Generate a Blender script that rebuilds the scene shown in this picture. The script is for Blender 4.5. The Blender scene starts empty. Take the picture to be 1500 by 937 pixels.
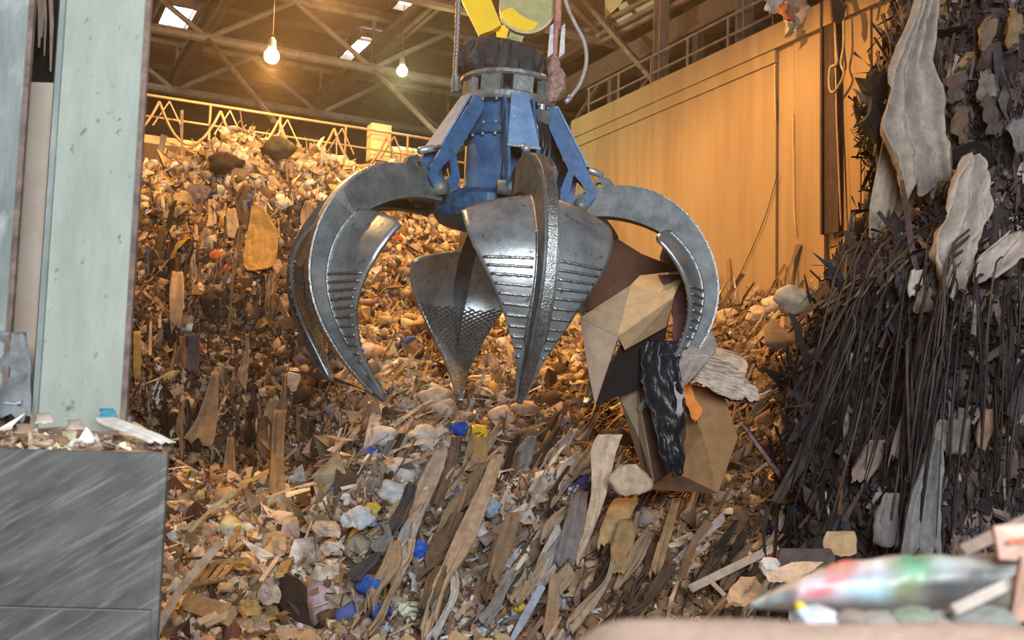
import bpy, bmesh, math, random
import numpy as np
from mathutils import Vector, Matrix, noise
from mathutils.bvhtree import BVHTree
from mathutils.geometry import tessellate_polygon

random.seed(7)
rng = np.random.default_rng(11)
scene = bpy.context.scene
C = scene.collection
EYE = 6.0                                   # eye height above the bunker floor
R = math.radians

# ------------------------------------------------------------------ camera
PITCH, ROLL, FPX = R(5.2), R(1.55), 1500.0
CAM = Vector((0, 0, EYE))
Fw = Vector((0, math.cos(PITCH), math.sin(PITCH)))
up0 = Vector((0, -math.sin(PITCH), math.cos(PITCH)))
rt0 = Vector((1, 0, 0))
Rt = rt0 * math.cos(ROLL) + up0 * math.sin(ROLL)
Up = up0 * math.cos(ROLL) - rt0 * math.sin(ROLL)
cd = bpy.data.cameras.new('camera')
cam = bpy.data.objects.new('camera', cd)
C.objects.link(cam)
m3 = Matrix((Rt, Up, -Fw)).transposed()
cam.matrix_world = Matrix.Translation(CAM) @ m3.to_4x4()
cd.sensor_width = 36.0
cd.lens = 36.0
cd.clip_end = 300
cd.dof.use_dof = True
cd.dof.focus_distance = 12.8
cd.dof.aperture_fstop = 2.4
scene.camera = cam

# ------------------------------------------------------------------ world, daylight, exposure
w = bpy.data.worlds.new('world')
scene.world = w
w.use_nodes = True
bg = w.node_tree.nodes['Background']
bg.inputs[0].default_value = (0.72, 0.86, 1.0, 1)
bg.inputs[1].default_value = 0.10
vs_ = w.node_tree.nodes.new('ShaderNodeVolumeScatter')        # dusty air
vs_.inputs['Color'].default_value = (1, .80, .60, 1)
vs_.inputs['Density'].default_value = 0.0013
vs_.inputs['Anisotropy'].default_value = 0.78
w.node_tree.links.new(vs_.outputs[0], w.node_tree.nodes['World Output'].inputs['Volume'])
# daylight coming through the wide tipping-hall door behind the photographer
al = bpy.data.lights.new('daylight_door', 'AREA')
al.shape = 'RECTANGLE'
al.size, al.size_y = 7.5, 5.0
al.energy = 3500
al.color = (0.90, 0.95, 1.0)
alo = bpy.data.objects.new('daylight_door', al)
alo.location = (2.3, -5.0, EYE + 3.8)
alo.rotation_euler = (R(90), 0, 0)
C.objects.link(alo)
scene.view_settings.view_transform = 'Standard'
scene.view_settings.look = 'None'
scene.view_settings.exposure = 0.0
scene.view_settings.gamma = 1.0
scene.view_settings.use_curve_mapping = False

# ------------------------------------------------------------------ pixel helpers
def ray(x, y):
    return Fw + Rt * ((x - 750.0) / FPX) + Up * ((468.5 - y) / FPX)

def at(x, y, Y):                            # point on the pixel's ray at horizontal distance Y
    d = ray(x, y)
    return CAM + d * (Y / d.y)

def topx(p):
    v = Vector(p) - CAM
    f = v.dot(Fw)
    return 750 + FPX * v.dot(Rt) / f, 468.5 - FPX * v.dot(Up) / f

def on_plane(x, y, p0, n):
    d = ray(x, y)
    t = (Vector(p0) - CAM).dot(n) / d.dot(n)
    return CAM + d * t

YAW = R(27)
HU = Vector((math.sin(YAW), -math.cos(YAW), 0))     # along the long side wall, corner -> camera
HV = Vector((-math.cos(YAW), -math.sin(YAW), 0))    # along the end wall, corner -> left
CORNER = Vector((2.0, 30.0, 0))
def hall(a, b, z):
    return CORNER + HU * a + HV * b + Vector((0, 0, z))
def on_end(x, y, off=0.0):                          # on the end wall (offset towards the camera)
    return on_plane(x, y, CORNER + HU * off, HU)
def on_side(x, y, off=0.0):
    return on_plane(x, y, CORNER + HV * off, HV)

# ------------------------------------------------------------------ materials
MATS = {}
def mat(name, c1, c2=None, rough=0.7, metal=0.0, scale=4.0, bump=0.0, bscale=30.0, stretch=(1, 1, 1), spec=0.4, lo=0.35, hi=0.65, coords='Object', rot=0.0):
    if name in MATS:
        return MATS[name]
    m = bpy.data.materials.new(name)
    m.use_nodes = True
    nt = m.node_tree
    b = nt.nodes['Principled BSDF']
    b.inputs['Roughness'].default_value = rough
    b.inputs['Metallic'].default_value = metal
    b.inputs['Specular IOR Level'].default_value = spec
    b.inputs['Base Color'].default_value = (*c1, 1)
    if c2 is not None or bump:
        tc = nt.nodes.new('ShaderNodeTexCoord')
        mp = nt.nodes.new('ShaderNodeMapping')
        mp.inputs['Scale'].default_value = stretch
        mp.inputs['Rotation'].default_value = (0, rot, 0)
        if rot:
            mp.vector_type = 'TEXTURE'
            mp.inputs['Scale'].default_value = [1 / q for q in stretch]
        nt.links.new(tc.outputs[coords], mp.inputs['Vector'])
    if c2 is not None:
        n = nt.nodes.new('ShaderNodeTexNoise')
        n.inputs['Scale'].default_value = scale
        n.inputs['Detail'].default_value = 8
        n.inputs['Roughness'].default_value = 0.65
        nt.links.new(mp.outputs[0], n.inputs['Vector'])
        r = nt.nodes.new('ShaderNodeValToRGB')
        r.color_ramp.elements[0].position = lo
        r.color_ramp.elements[1].position = hi
        r.color_ramp.elements[0].color = (*c1, 1)
        r.color_ramp.elements[1].color = (*c2, 1)
        nt.links.new(n.outputs['Fac'], r.inputs[0])
        nt.links.new(r.outputs[0], b.inputs['Base Color'])
    if bump:
        n2 = nt.nodes.new('ShaderNodeTexNoise')
        n2.inputs['Scale'].default_value = bscale
        n2.inputs['Detail'].default_value = 6
        nt.links.new(mp.outputs[0], n2.inputs['Vector'])
        bp = nt.nodes.new('ShaderNodeBump')
        bp.inputs['Strength'].default_value = bump
        bp.inputs['Distance'].default_value = 0.02
        nt.links.new(n2.outputs['Fac'], bp.inputs['Height'])
        nt.links.new(bp.outputs[0], b.inputs['Normal'])
    MATS[name] = m
    return m

def emat(name, col, strength):
    m = bpy.data.materials.new(name)
    m.use_nodes = True
    b = m.node_tree.nodes['Principled BSDF']
    b.inputs['Base Color'].default_value = (*col, 1)
    b.inputs['Emission Color'].default_value = (*col, 1)
    b.inputs['Emission Strength'].default_value = strength
    return m

def vmat(name, rough=0.85, spec=0.2, dust=(0.17, 0.10, 0.055), dust_amt=0.35):
    """colour of each scrap from its own colour attribute, with brown dirt in patches"""
    m = bpy.data.materials.new(name)
    m.use_nodes = True
    nt = m.node_tree
    b = nt.nodes['Principled BSDF']
    b.inputs['Roughness'].default_value = rough
    b.inputs['Specular IOR Level'].default_value = spec
    a = nt.nodes.new('ShaderNodeAttribute')
    a.attribute_name = 'Col'
    tc = nt.nodes.new('ShaderNodeTexCoord')
    n = nt.nodes.new('ShaderNodeTexNoise')
    n.inputs['Scale'].default_value = 5.0
    n.inputs['Detail'].default_value = 6
    n.inputs['Roughness'].default_value = 0.7
    nt.links.new(tc.outputs['Object'], n.inputs['Vector'])
    r = nt.nodes.new('ShaderNodeMapRange')
    r.inputs[1].default_value = 0.42
    r.inputs[2].default_value = 0.66
    r.inputs[3].default_value = 0.0
    r.inputs[4].default_value = dust_amt * 2
    r.clamp = True
    nt.links.new(n.outputs['Fac'], r.inputs[0])
    mx = nt.nodes.new('ShaderNodeMix')
    mx.data_type = 'RGBA'
    mx.inputs[7].default_value = (*dust, 1)
    nt.links.new(r.outputs[0], mx.inputs[0])
    nt.links.new(a.outputs['Color'], mx.inputs[6])
    nt.links.new(mx.outputs[2], b.inputs['Base Color'])
    MATS[name] = m
    return m

concrete_o = mat('bunker_concrete', (0.30, 0.200, 0.105), (0.37, 0.255, 0.140), 0.9, 0, 0.7, 0.25, 6.0, stretch=(1, 1, 0.25))
concrete_g = mat('ledge_concrete', (0.30, 0.21, 0.165), (0.38, 0.285, 0.23), 0.9, 0, 6, 0.5, 40)
roof_m = mat('roof_sheet', (0.12, 0.055, 0.03), (0.18, 0.085, 0.048), 0.8, 0, 0.6)
steel_dirty = mat('dusty_structural_steel', (0.15, 0.10, 0.08), (0.27, 0.195, 0.155), 0.7, 0.1, 2)
steel_dark = mat('dark_structural_steel', (0.10, 0.06, 0.045), (0.16, 0.10, 0.07), 0.7, 0.1, 2)
rail_m = mat('dusty_rail_paint', (0.26, 0.18, 0.105), (0.36, 0.26, 0.16), 0.6, 0.1, 3)
column_m = mat('pale_green_paint', (0.23, 0.265, 0.228), (0.32, 0.35, 0.30), 0.55, 0, 3.5, 0.12, 25, stretch=(1, 1, 0.25))
column_g = mat('grey_green_paint', (0.13, 0.155, 0.15), (0.24, 0.265, 0.25), 0.6, 0, 3.0, 0.25, 25, stretch=(1, 1, 0.35))
panel_b = mat('beige_panel_paint', (0.36, 0.27, 0.21), (0.42, 0.36, 0.30), 0.7, 0, 2)
edge_m = mat('rusted_edge', (0.10, 0.07, 0.06), (0.22, 0.16, 0.13), 0.7, 0.2, 12)
wear_m = mat('worn_wear_plate', (0.06, 0.06, 0.056), (0.19, 0.186, 0.172), 0.45, 0.3, 3.2, 0.10, 40, stretch=(.6, 1, 2.4), rot=R(-32), lo=0.3, hi=0.78)
grab_steel = mat('grab_plate_steel', (0.27, 0.30, 0.32), (0.52, 0.56, 0.58), 0.34, 0.7, 3.0, 0.12, 18)
grab_arm = mat('grab_cast_steel', (0.065, 0.075, 0.08), (0.16, 0.17, 0.172), 0.55, 0.4, 4.0, 0.2, 30)
bead_m = mat('weld_bead_steel', (0.22, 0.225, 0.22), (0.46, 0.46, 0.44), 0.33, 0.85, 20, 0.5, 60)
blue_m = mat('grab_blue_paint', (0.028, 0.08, 0.18), (0.045, 0.15, 0.33), 0.45, 0, 4.0, 0.15, 25)
lblue_m = mat('worn_light_blue_paint', (0.11, 0.23, 0.43), (0.21, 0.34, 0.54), 0.4, 0, 5.0, 0.15, 25)
dblue_m = mat('oily_dark_blue_paint', (0.02, 0.055, 0.12), (0.05, 0.14, 0.27), 0.4, 0.1, 6.0, 0.3, 25)
flange_m = mat('dirty_flange_steel', (0.12, 0.14, 0.14), (0.27, 0.29, 0.28), 0.5, 0.4, 9.0, 0.3, 30)
black_m = mat('oily_black', (0.012, 0.012, 0.014), (0.035, 0.033, 0.033), 0.4, 0, 8)
rubber_m = mat('tyre_rubber', (0.018, 0.021, 0.025), (0.045, 0.05, 0.056), 0.75, 0, 7.0, 0.4, 40)
yellow_m = mat('hook_block_yellow', (0.86, 0.56, 0.005), (0.80, 0.50, 0.005), 0.45, 0, 7.0, 0.1, 30)
oldyel_m = mat('worn_off_yellow_paint', (0.28, 0.29, 0.13), (0.42, 0.38, 0.16), 0.55, 0, 6.0, 0.2, 30)
rope_m = mat('wire_rope_steel', (0.19, 0.18, 0.17), (0.36, 0.34, 0.31), 0.45, 0.5, 40)
hose_m = mat('grey_hose', (0.27, 0.26, 0.25), (0.42, 0.40, 0.38), 0.6, 0, 12)
pink_m = mat('dusty_pink_coating', (0.36, 0.13, 0.11), (0.50, 0.26, 0.22), 0.7, 0, 14, 0.4, 40)
galv_m = mat('galvanised_fitting', (0.30, 0.32, 0.34), (0.50, 0.52, 0.54), 0.4, 0.5, 14)
rust_m = mat('dark_rusted_steel', (0.028, 0.016, 0.013), (0.07, 0.038, 0.026), 0.75, 0.1, 7, 0.4, 30, stretch=(1, 1, 0.3))
soil_m = mat('packed_waste', (0.030, 0.018, 0.011), (0.10, 0.062, 0.036), 0.95, 0, 3.0, 1.0, 12)
soild_m = mat('dark_packed_waste', (0.016, 0.012, 0.012), (0.050, 0.036, 0.032), 0.95, 0, 3.0, 1.0, 12)
SCRAP = vmat('loose_waste')
SCRAPD = vmat('dark_loose_waste', dust=(0.035, 0.024, 0.022), dust_amt=0.45)

def scuff(m, dark, scale, lo, hi, stretch=(1, 1, 1), rot=0.0):
    """chips and scuff marks: a second colour in small patches"""
    nt = m.node_tree
    b = nt.nodes['Principled BSDF']
    src = b.inputs['Base Color'].links[0].from_socket
    tc = nt.nodes.new('ShaderNodeTexCoord'); mp = nt.nodes.new('ShaderNodeMapping')
    mp.vector_type = 'TEXTURE'
    mp.inputs['Scale'].default_value = [1 / q for q in stretch]; mp.inputs['Rotation'].default_value = (0, rot, 0)
    nt.links.new(tc.outputs['Object'], mp.inputs['Vector'])
    n = nt.nodes.new('ShaderNodeTexNoise'); n.inputs['Scale'].default_value = scale; n.inputs['Detail'].default_value = 5
    nt.links.new(mp.outputs[0], n.inputs['Vector'])
    r = nt.nodes.new('ShaderNodeMapRange'); r.inputs[1].default_value = lo; r.inputs[2].default_value = hi; r.clamp = True
    nt.links.new(n.outputs['Fac'], r.inputs[0])
    x = nt.nodes.new('ShaderNodeMix'); x.data_type = 'RGBA'; x.inputs[7].default_value = (*dark, 1)
    nt.links.new(r.outputs[0], x.inputs[0]); nt.links.new(src, x.inputs[6]); nt.links.new(x.outputs[2], b.inputs['Base Color'])
scuff(column_m, (.10, .10, .09), 9, .66, .74, (1, 1, .8), R(30))
scuff(column_m, (.14, .14, .12), 22, .68, .74, (1, 1, .6), R(35))
scuff(column_m, (.20, .215, .185), 2.2, .50, .80, (1, 1, .4))
scuff(column_g, (.34, .36, .34), 6, .58, .75, (1, 1, .5), R(20))
scuff(wear_m, (.27, .28, .27), 9, .52, .85, (.35, 1, 5), R(-32))
scuff(yellow_m, (.10, .07, .02), 18, .66, .72)
scuff(blue_m, (.12, .14, .15), 12, .60, .72)
scuff(lblue_m, (.34, .42, .5), 14, .60, .74)
scuff(grab_steel, (.12, .11, .10), 10, .62, .75)
scuff(concrete_o, (.24, .155, .08), .9, .50, .80, (3, 3, .15))

def cmat(name, col, rough=0.8, var=0.6, scale=7.0, spec=0.25, bump=0.25):
    return mat(name, tuple(c * var for c in col), col, rough, 0, scale, bump, 25, spec=spec)

# ------------------------------------------------------------------ mesh helpers
def link(name, me, parent=None):
    o = bpy.data.objects.new(name, me)
    C.objects.link(o)
    if parent:
        o.parent = parent
    return o

def mesh(name, v, f, m=None, smooth=False):
    me = bpy.data.meshes.new(name)
    me.from_pydata([tuple(p) for p in v], [], f)
    if m:
        me.materials.append(m)
    if smooth:
        me.polygons.foreach_set('use_smooth', [True] * len(me.polygons))
    me.update()
    return me

ROOT = {}
def tag(o, label=None, cat=None, group=None, kind=None):
    if label: o['label'] = label
    if cat: o['category'] = cat
    if group: o['group'] = group
    if kind: o['kind'] = kind
    return o

def thing(name, label, cat, loc, group=None):
    o = bpy.data.objects.new(name, None)
    o.empty_display_size = 0.2
    C.objects.link(o)
    o.location = Vector(loc)
    ROOT[o.name] = Vector(loc)
    return tag(o, label, cat, group)

def root_of(o):
    while o.parent: o = o.parent
    return ROOT.get(o.name, Vector((0, 0, 0)))

def part(name, v, f, m, parent, smooth=False):           # vertices in world space
    r = root_of(parent)
    return link(name, mesh(name, [Vector(p) - r for p in v], f, m, smooth), parent)

def single(name, v, f, m, label, cat, group=None, smooth=False, kind=None):
    v = [Vector(p) for p in v]
    c = sum(v, Vector()) / len(v)
    c.z = min(p.z for p in v)
    o = link(name, mesh(name, [p - c for p in v], f, m, smooth))
    o.location = c
    ROOT[o.name] = c.copy()
    return tag(o, label, cat, group, kind)

def struct(name, v, f, m, smooth=False):
    o = link(name, mesh(name, v, f, m, smooth))
    o['kind'] = 'structure'
    return o

class MB:
    def __init__(s): s.v, s.f = [], []
    def add(s, vf):
        n = len(s.v)
        s.v += [Vector(p) for p in vf[0]]
        s.f += [tuple(i + n for i in q) for q in vf[1]]
        return s

def box_vf(p0, ax, ay, az):          # corner box from three edge vectors
    p0, ax, ay, az = map(Vector, (p0, ax, ay, az))
    v = [p0, p0 + ax, p0 + ax + ay, p0 + ay]
    v += [p + az for p in v]
    return v, [(3, 2, 1, 0), (4, 5, 6, 7), (0, 1, 5, 4), (1, 2, 6, 5), (2, 3, 7, 6), (3, 0, 4, 7)]

def bar_vf(a, b, w, h, up=Vector((0, 0, 1))):
    a, b = Vector(a), Vector(b)
    d = (b - a)
    s = d.cross(up)
    s = s.normalized() if s.length > 1e-6 else Vector((1, 0, 0))
    u = s.cross(d).normalized()
    return box_vf(a - s * w / 2 - u * h / 2, d, s * w, u * h)

def tube_vf(pts, rad, n=8, cap=True):
    pts = [Vector(p) for p in pts]
    if not hasattr(rad, '__len__'): rad = [rad] * len(pts)
    v, f = [], []
    T = []
    for i in range(len(pts)):
        a, b = pts[max(i - 1, 0)], pts[min(i + 1, len(pts) - 1)]
        T.append((b - a).normalized())
    ref = Vector((0, 0, 1)) if abs(T[0].z) < 0.9 else Vector((1, 0, 0))
    nrm = (ref - T[0] * ref.dot(T[0])).normalized()
    for i, p in enumerate(pts):
        nrm = (nrm - T[i] * nrm.dot(T[i]))
        nrm = nrm.normalized() if nrm.length > 1e-6 else T[i].orthogonal().normalized()
        bn = T[i].cross(nrm)
        for k in range(n):
            a = 2 * math.pi * k / n
            v.append(p + (nrm * math.cos(a) + bn * math.sin(a)) * rad[i])
    for i in range(len(pts) - 1):
        for k in range(n):
            k2 = (k + 1) % n
            f.append((i * n + k, i * n + k2, (i + 1) * n + k2, (i + 1) * n + k))
    if cap:
        f.append(tuple(range(n - 1, -1, -1)))
        f.append(tuple(range((len(pts) - 1) * n, len(pts) * n)))
    return v, f

def lathe_vf(prof, n=40, c=(0, 0, 0)):
    c = Vector(c)
    v, f = [], []
    for r, z in prof:
        for k in range(n):
            a = 2 * math.pi * k / n
            v.append(c + Vector((r * math.cos(a), r * math.sin(a), z)))
    for i in range(len(prof) - 1):
        for k in range(n):
            k2 = (k + 1) % n
            f.append((i * n + k, i * n + k2, (i + 1) * n + k2, (i + 1) * n + k))
    f.append(tuple(range(n - 1, -1, -1)))
    f.append(tuple(range((len(prof) - 1) * n, len(prof) * n)))
    return v, f

def prism_vf(plan, z0, z1):
    n = len(plan)
    v = [Vector((p[0], p[1], z0)) for p in plan] + [Vector((p[0], p[1], z1)) for p in plan]
    f = [tuple(range(n - 1, -1, -1)), tuple(range(n, 2 * n))]
    f += [(i, (i + 1) % n, n + (i + 1) % n, n + i) for i in range(n)]
    return v, f

def plate_vf(outline, holes, mapper, th):
    """flat plate with holes: 2D outline -> mapper(x, y, t)"""
    polys = [[Vector((x, y, 0)) for x, y in outline]] + [[Vector((x, y, 0)) for x, y in h] for h in holes]
    tris = tessellate_polygon(polys)
    flat = [p for poly in polys for p in poly]
    n = len(flat)
    v = [mapper(p.x, p.y, -th / 2) for p in flat] + [mapper(p.x, p.y, th / 2) for p in flat]
    f = [tuple(t) for t in tris] + [tuple(i + n for i in reversed(t)) for t in tris]
    o = 0
    for poly in polys:
        k = len(poly)
        for i in range(k):
            a, b = o + i, o + (i + 1) % k
            f.append((a, b, b + n, a + n))
        o += k
    return v, f

def solid(o, t, off=0.0):
    md = o.modifiers.new('thickness', 'SOLIDIFY')
    md.thickness = t
    md.offset = off
    return o

# ================================================================== SETTING
struct('floor', *box_vf(hall(-1, -1, -0.3), HU * 34, HV * 40, (0, 0, 0.3)), soil_m)
WALL_TOP = EYE + 8.9
END_TOP = EYE + 6.2
SL = [(17.4, 6.0)]
# long side wall, built of tall cast bays with recessed joints
wall_right = struct('wall_right', *box_vf(hall(-0.6, -0.25, 0), HU * 27, HV * -0.6, (0, 0, WALL_TOP)), concrete_o)
def side_a(x): 
    p = on_side(x, 300); return (p - CORNER).dot(HU)
joints = [-0.6, side_a(1137), side_a(1161), side_a(1207), side_a(1233), side_a(1277), 26.4]
for i in range(len(joints) - 1):
    a0, a1 = joints[i] + (0.02 if i else 0), joints[i + 1] - 0.02
    off = (0.0, -0.05, -0.02, -0.13, 0.0, -0.03)[i]
    o = link('wall_bay', mesh('wall_bay', *box_vf(hall(a0, off, 0), HU * (a1 - a0), HV * (-0.24 - off) if off > -0.2 else HV * -0.01, (0, 0, WALL_TOP)), concrete_o), wall_right)
coping = link('coping', mesh('coping', *box_vf(hall(-0.6, 0.10, WALL_TOP - 0.55), HU * 27, HV * -0.9, (0, 0, 0.55)), concrete_o), wall_right)
lip = link('wall_lip', mesh('wall_lip', *box_vf(hall(-0.6, 0.05, WALL_TOP - 0.85), HU * (joints[1] + 0.6), HV * -0.2, (0, 0, 0.3)), concrete_o), wall_right)
wall_back = struct('wall_back', *box_vf(hall(0, -0.3, 0), HU * -0.6, HV * 30, (0, 0, END_TOP)), concrete_o)
struct('wall_far', *box_vf(hall(-20, -20, 0), HU * -0.4, HV * 60, (0, 0, 25)), roof_m)
struct('wall_left_added', *box_vf(hall(-20, 30, 0), HU * 60, HV * 0.4, (0, 0, 25)), roof_m)  # unseen wall, added to hold back light from the left
struct('wall_beyond', *box_vf(hall(-20, -14, 0), HU * 60, HV * -0.4, (0, 0, 25)), roof_m)
ROOF = EYE + 14.2
ceiling = struct('ceiling', *box_vf(hall(-20, -14, ROOF), HU * 44, HV * 44, (0, 0, 0.3)), roof_m)
for i in range(15):                                    # purlins under the roof sheet
    a = -18.5 + i * 2.6
    link('purlin', mesh('purlin', *box_vf(hall(a, -14, ROOF - 0.22), HU * 0.12, HV * 44, (0, 0, 0.2)), steel_dark), ceiling)

# ================================================================== WASTE SURFACES
def catmull(vals, t):
    n = len(vals) - 1
    i = min(int(t), n - 1)
    u = t - i
    p0, p1, p2, p3 = vals[max(i - 1, 0)], vals[i], vals[i + 1], vals[min(i + 2, n)]
    return 0.5 * (2 * p1 + (p2 - p0) * u + (2 * p0 - 5 * p1 + 4 * p2 - p3) * u * u + (3 * p1 - p0 - 3 * p2 + p3) * u ** 3)

def patch(cols, nx, ny, amp, seed, fine=0.0):
    """cols: list of columns of (x, y, Y). Returns grid of world points with relief."""
    A = np.array(cols, float)
    nc, nr = A.shape[:2]
    tx = np.linspace(0, nc - 1, nx)
    ty = np.linspace(0, nr - 1, ny)
    B = np.array([[catmull(A[:, r], t) for t in tx] for r in range(nr)])       # nr,nx,3
    G = np.array([catmull(B, t) for t in ty])                                 # ny,nx,3
    P = np.empty((ny, nx, 3))
    for j in range(ny):
        for i in range(nx):
            P[j, i] = at(*G[j, i])
    dx = np.gradient(P, axis=1)
    dy = np.gradient(P, axis=0)
    N = np.cross(dx, dy)
    N /= np.linalg.norm(N, axis=2, keepdims=True) + 1e-9
    toc = np.array(CAM) - P
    N *= np.sign((N * toc).sum(2, keepdims=True))
    s = Vector((seed * 13.7, seed * 5.1, seed * 9.3))
    for j in range(ny):
        for i in range(nx):
            p = Vector(P[j, i])
            q = p + s
            d = noise.noise(q * 0.45) * 1.0 + noise.noise(q * 1.1) * 0.65 + noise.noise(q * 2.6) * 0.38 + abs(noise.noise(q * 5.0)) * 0.25
            P[j, i] += N[j, i] * d * amp
    return P

def grid_faces(nx, ny):
    return [(j * nx + i, j * nx + i + 1, (j + 1) * nx + i + 1, (j + 1) * nx + i) for j in range(ny - 1) for i in range(nx - 1)]

crest = {60: 246, 150: 246, 250: 248, 310: 238, 360: 206, 410: 222, 470: 246}
cols = []
for x, yc in crest.items():
    k = 1 if x < 400 else 0
    cols.append([(x, yc + 45, 23.3), (x, yc, 21.4), (x, yc + 90, 20.0), (x, 440, 18.4), (x, 690, 17.2), (x, 790, 14.6), (x, 1040, 10.6)])
cols[-1] = [(470, 276, 24.0), (470, 246, 22), (455, 330, 20.3), (455, 470, 18.7), (455, 690, 17.6), (450, 790, 15.2), (440, 1040, 11.2)]
cols[-1][0] = (460, 276, 24.0); cols[-1][1] = (460, 246, 22)
cols += [[(520, 282, 24.6), (520, 254, 22.9), (520, 335, 20.8), (520, 470, 19.0), (522, 600, 16.6), (520, 740, 13.6), (500, 1040, 10.6)],
         [(580, 290, 25.6), (580, 262, 24.0), (580, 345, 21.5), (580, 470, 19.6), (580, 590, 16.2), (580, 760, 13.5), (580, 1040, 11)],
         [(700, 360, 27.3), (700, 335, 26.3), (700, 400, 23.5), (700, 480, 20.3), (700, 580, 16.4), (700, 760, 13.9), (700, 1040, 11)],
         [(850, 500, 29.9), (850, 484, 29.4), (850, 500, 26), (850, 530, 22), (850, 590, 17.0), (850, 760, 13.6), (850, 1040, 10.8)],
         [(950, 520, 27.5), (950, 505, 26.4), (950, 525, 23.8), (950, 555, 20.2), (950, 610, 16.5), (950, 760, 13.3), (950, 1040, 10.6)],
         [(1050, 480, 24.9), (1050, 472, 24.0), (1050, 505, 21.6), (1050, 545, 19.0), (1050, 625, 16.0), (1050, 770, 13.1), (1050, 1040, 10.5)],
         [(1130, 470, 23.2), (1130, 455, 22.2), (1130, 490, 20.4), (1130, 540, 18.2), (1130, 640, 15.4), (1130, 780, 12.9), (1130, 1040, 10.4)],
         [(1250, 460, 21.0), (1250, 440, 19.8), (1250, 475, 18.4), (1250, 535, 16.7), (1250, 640, 14.6), (1250, 790, 12.5), (1250, 1040, 10.2)],
         [(1450, 460, 17.8), (1450, 440, 17.0), (1450, 480, 16), (1450, 550, 14.8), (1450, 650, 13.2), (1450, 790, 11.8), (1450, 1040, 9.8)],
         [(1600, 460, 15.8), (1600, 440, 15.0), (1600, 480, 14.6), (1600, 550, 13.9), (1600, 650, 12.6), (1600, 790, 11.4), (1600, 1040, 9.6)]]
GNX, GNY = 230, 150
PG = patch(cols, GNX, GNY, 0.44, 1)
def inside(P, gap):
    """press anything that would pass the side or end wall back against its face"""
    S = P.shape
    q = P.reshape(-1, 3).copy()
    c0, hu, hv = (np.array(t_) for t_ in (CORNER, HU, HV))
    a, b_ = (q - c0) @ hu, (q - c0) @ hv
    q += np.clip(gap - a, 0, None)[:, None] * hu + np.clip(gap - b_, 0, None)[:, None] * hv
    return q.reshape(S)
PG = inside(PG, 0.16)
# the overhanging dark heap beside the side wall: rows of (x0..x3, Y0..Y3)
rrows = [(-160, 1355, 12.9), (-60, 1340, 12.8), (40, 1322, 12.6), (110, 1300, 12.5), (185, 1288, 12.4), (260, 1312, 12.4), (330, 1296, 12.1), (385, 1262, 11.9), (440, 1232, 11.8),
         (520, 1208, 11.7), (620, 1180, 11.6), (720, 1155, 11.5), (820, 1130, 11.4), (1000, 1090, 11.0)]
rcols = []
for k, (fx, dY) in enumerate([(-0.02, 3.4), (0.0, 0.9), (0.10, 0.0), (0.35, -0.75), (0.65, -1.2), (1.0, -1.5), (1.5, -1.7)]):
    col = []
    for y, xl, Y in rrows:
        bulge = 0.9 * math.exp(-((y - 420) / 90.0) ** 2) * (0.4 if k < 2 else 1)
        low = -0.9 * max(0, (y - 480) / 500.0)
        col.append((xl + (1560 - xl) * fx, y, Y + dY - bulge * 0.8 + (0 if k == 0 else 0) + low * 0.4))
    rcols.append(col)
RNX, RNY = 110, 190
PR = patch(rcols, RNX, RNY, 0.26, 2)

def pile_obj(name, P, nx, ny, m, label):
    v = P.reshape(-1, 3)
    me = bpy.data.meshes.new(name)
    me.from_pydata(v.tolist(), [], grid_faces(nx, ny))
    me.materials.append(m)
    o = link(name, me)
    return tag(o, label, 'waste pile', None, 'stuff')
pile_obj('waste_pile', PG, GNX, GNY, soil_m, 'huge brown heap of compacted refuse filling the bunker')
pile_obj('waste_heap', PR, RNX, RNY, soild_m, 'dark overhanging heap of refuse and cables against side wall')
bvhG = BVHTree.FromPolygons(PG.reshape(-1, 3).tolist(), grid_faces(GNX, GNY))
bvhR = BVHTree.FromPolygons(PR.reshape(-1, 3).tolist(), grid_faces(RNX, RNY))
def hitY(x, y, which='both', default=14.0):
    d = ray(x, y).normalized()
    best = None
    for nm, b in (('G', bvhG), ('R', bvhR)):
        if which not in ('both', nm): continue
        h = b.ray_cast(CAM, d)
        if h[0] is not None and (best is None or h[3] < best[1]):
            best = (h[0].y, h[3], h[1])
    return best[0] if best else default
def hitn(x, y, which='both'):
    d = ray(x, y).normalized()
    best = None
    for nm, b in (('G', bvhG), ('R', bvhR)):
        if which not in ('both', nm): continue
        h = b.ray_cast(CAM, d)
        if h[0] is not None and (best is None or h[3] < best[2]):
            best = (h[0], h[1], h[3])
    return best

# ---------------------------------------------------------- loose scraps as real geometry (numpy)
def t_flake():
    g = np.array([[i - 1, j - 1, 0] for j in range(3) for i in range(3)], float) * 0.5
    f = [(0, 1, 4, 3), (1, 2, 5, 4), (3, 4, 7, 6), (4, 5, 8, 7)]
    return g, f
def t_lump():
    t = (1 + 5 ** .5) / 2
    v = np.array([(-1, t, 0), (1, t, 0), (-1, -t, 0), (1, -t, 0), (0, -1, t), (0, 1, t), (0, -1, -t), (0, 1, -t), (t, 0, -1), (t, 0, 1), (-t, 0, -1), (-t, 0, 1)], float)
    v *= 0.5 / np.linalg.norm(v[0])
    f = [(0, 11, 5), (0, 5, 1), (0, 1, 7), (0, 7, 10), (0, 10, 11), (1, 5, 9), (5, 11, 4), (11, 10, 2), (10, 7, 6), (7, 1, 8), (3, 9, 4), (3, 4, 2), (3, 2, 6), (3, 6, 8), (3, 8, 9), (4, 9, 5), (2, 4, 11), (6, 2, 10), (8, 6, 7), (9, 8, 1)]
    return v, f
def t_strip():
    g = np.array([[(i - 0.5), j / 6.0 - 0.5, 0] for j in range(7) for i in range(2)], float)
    f = [(2 * j, 2 * j + 1, 2 * j + 3, 2 * j + 2) for j in range(6)]
    return g, f
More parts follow.
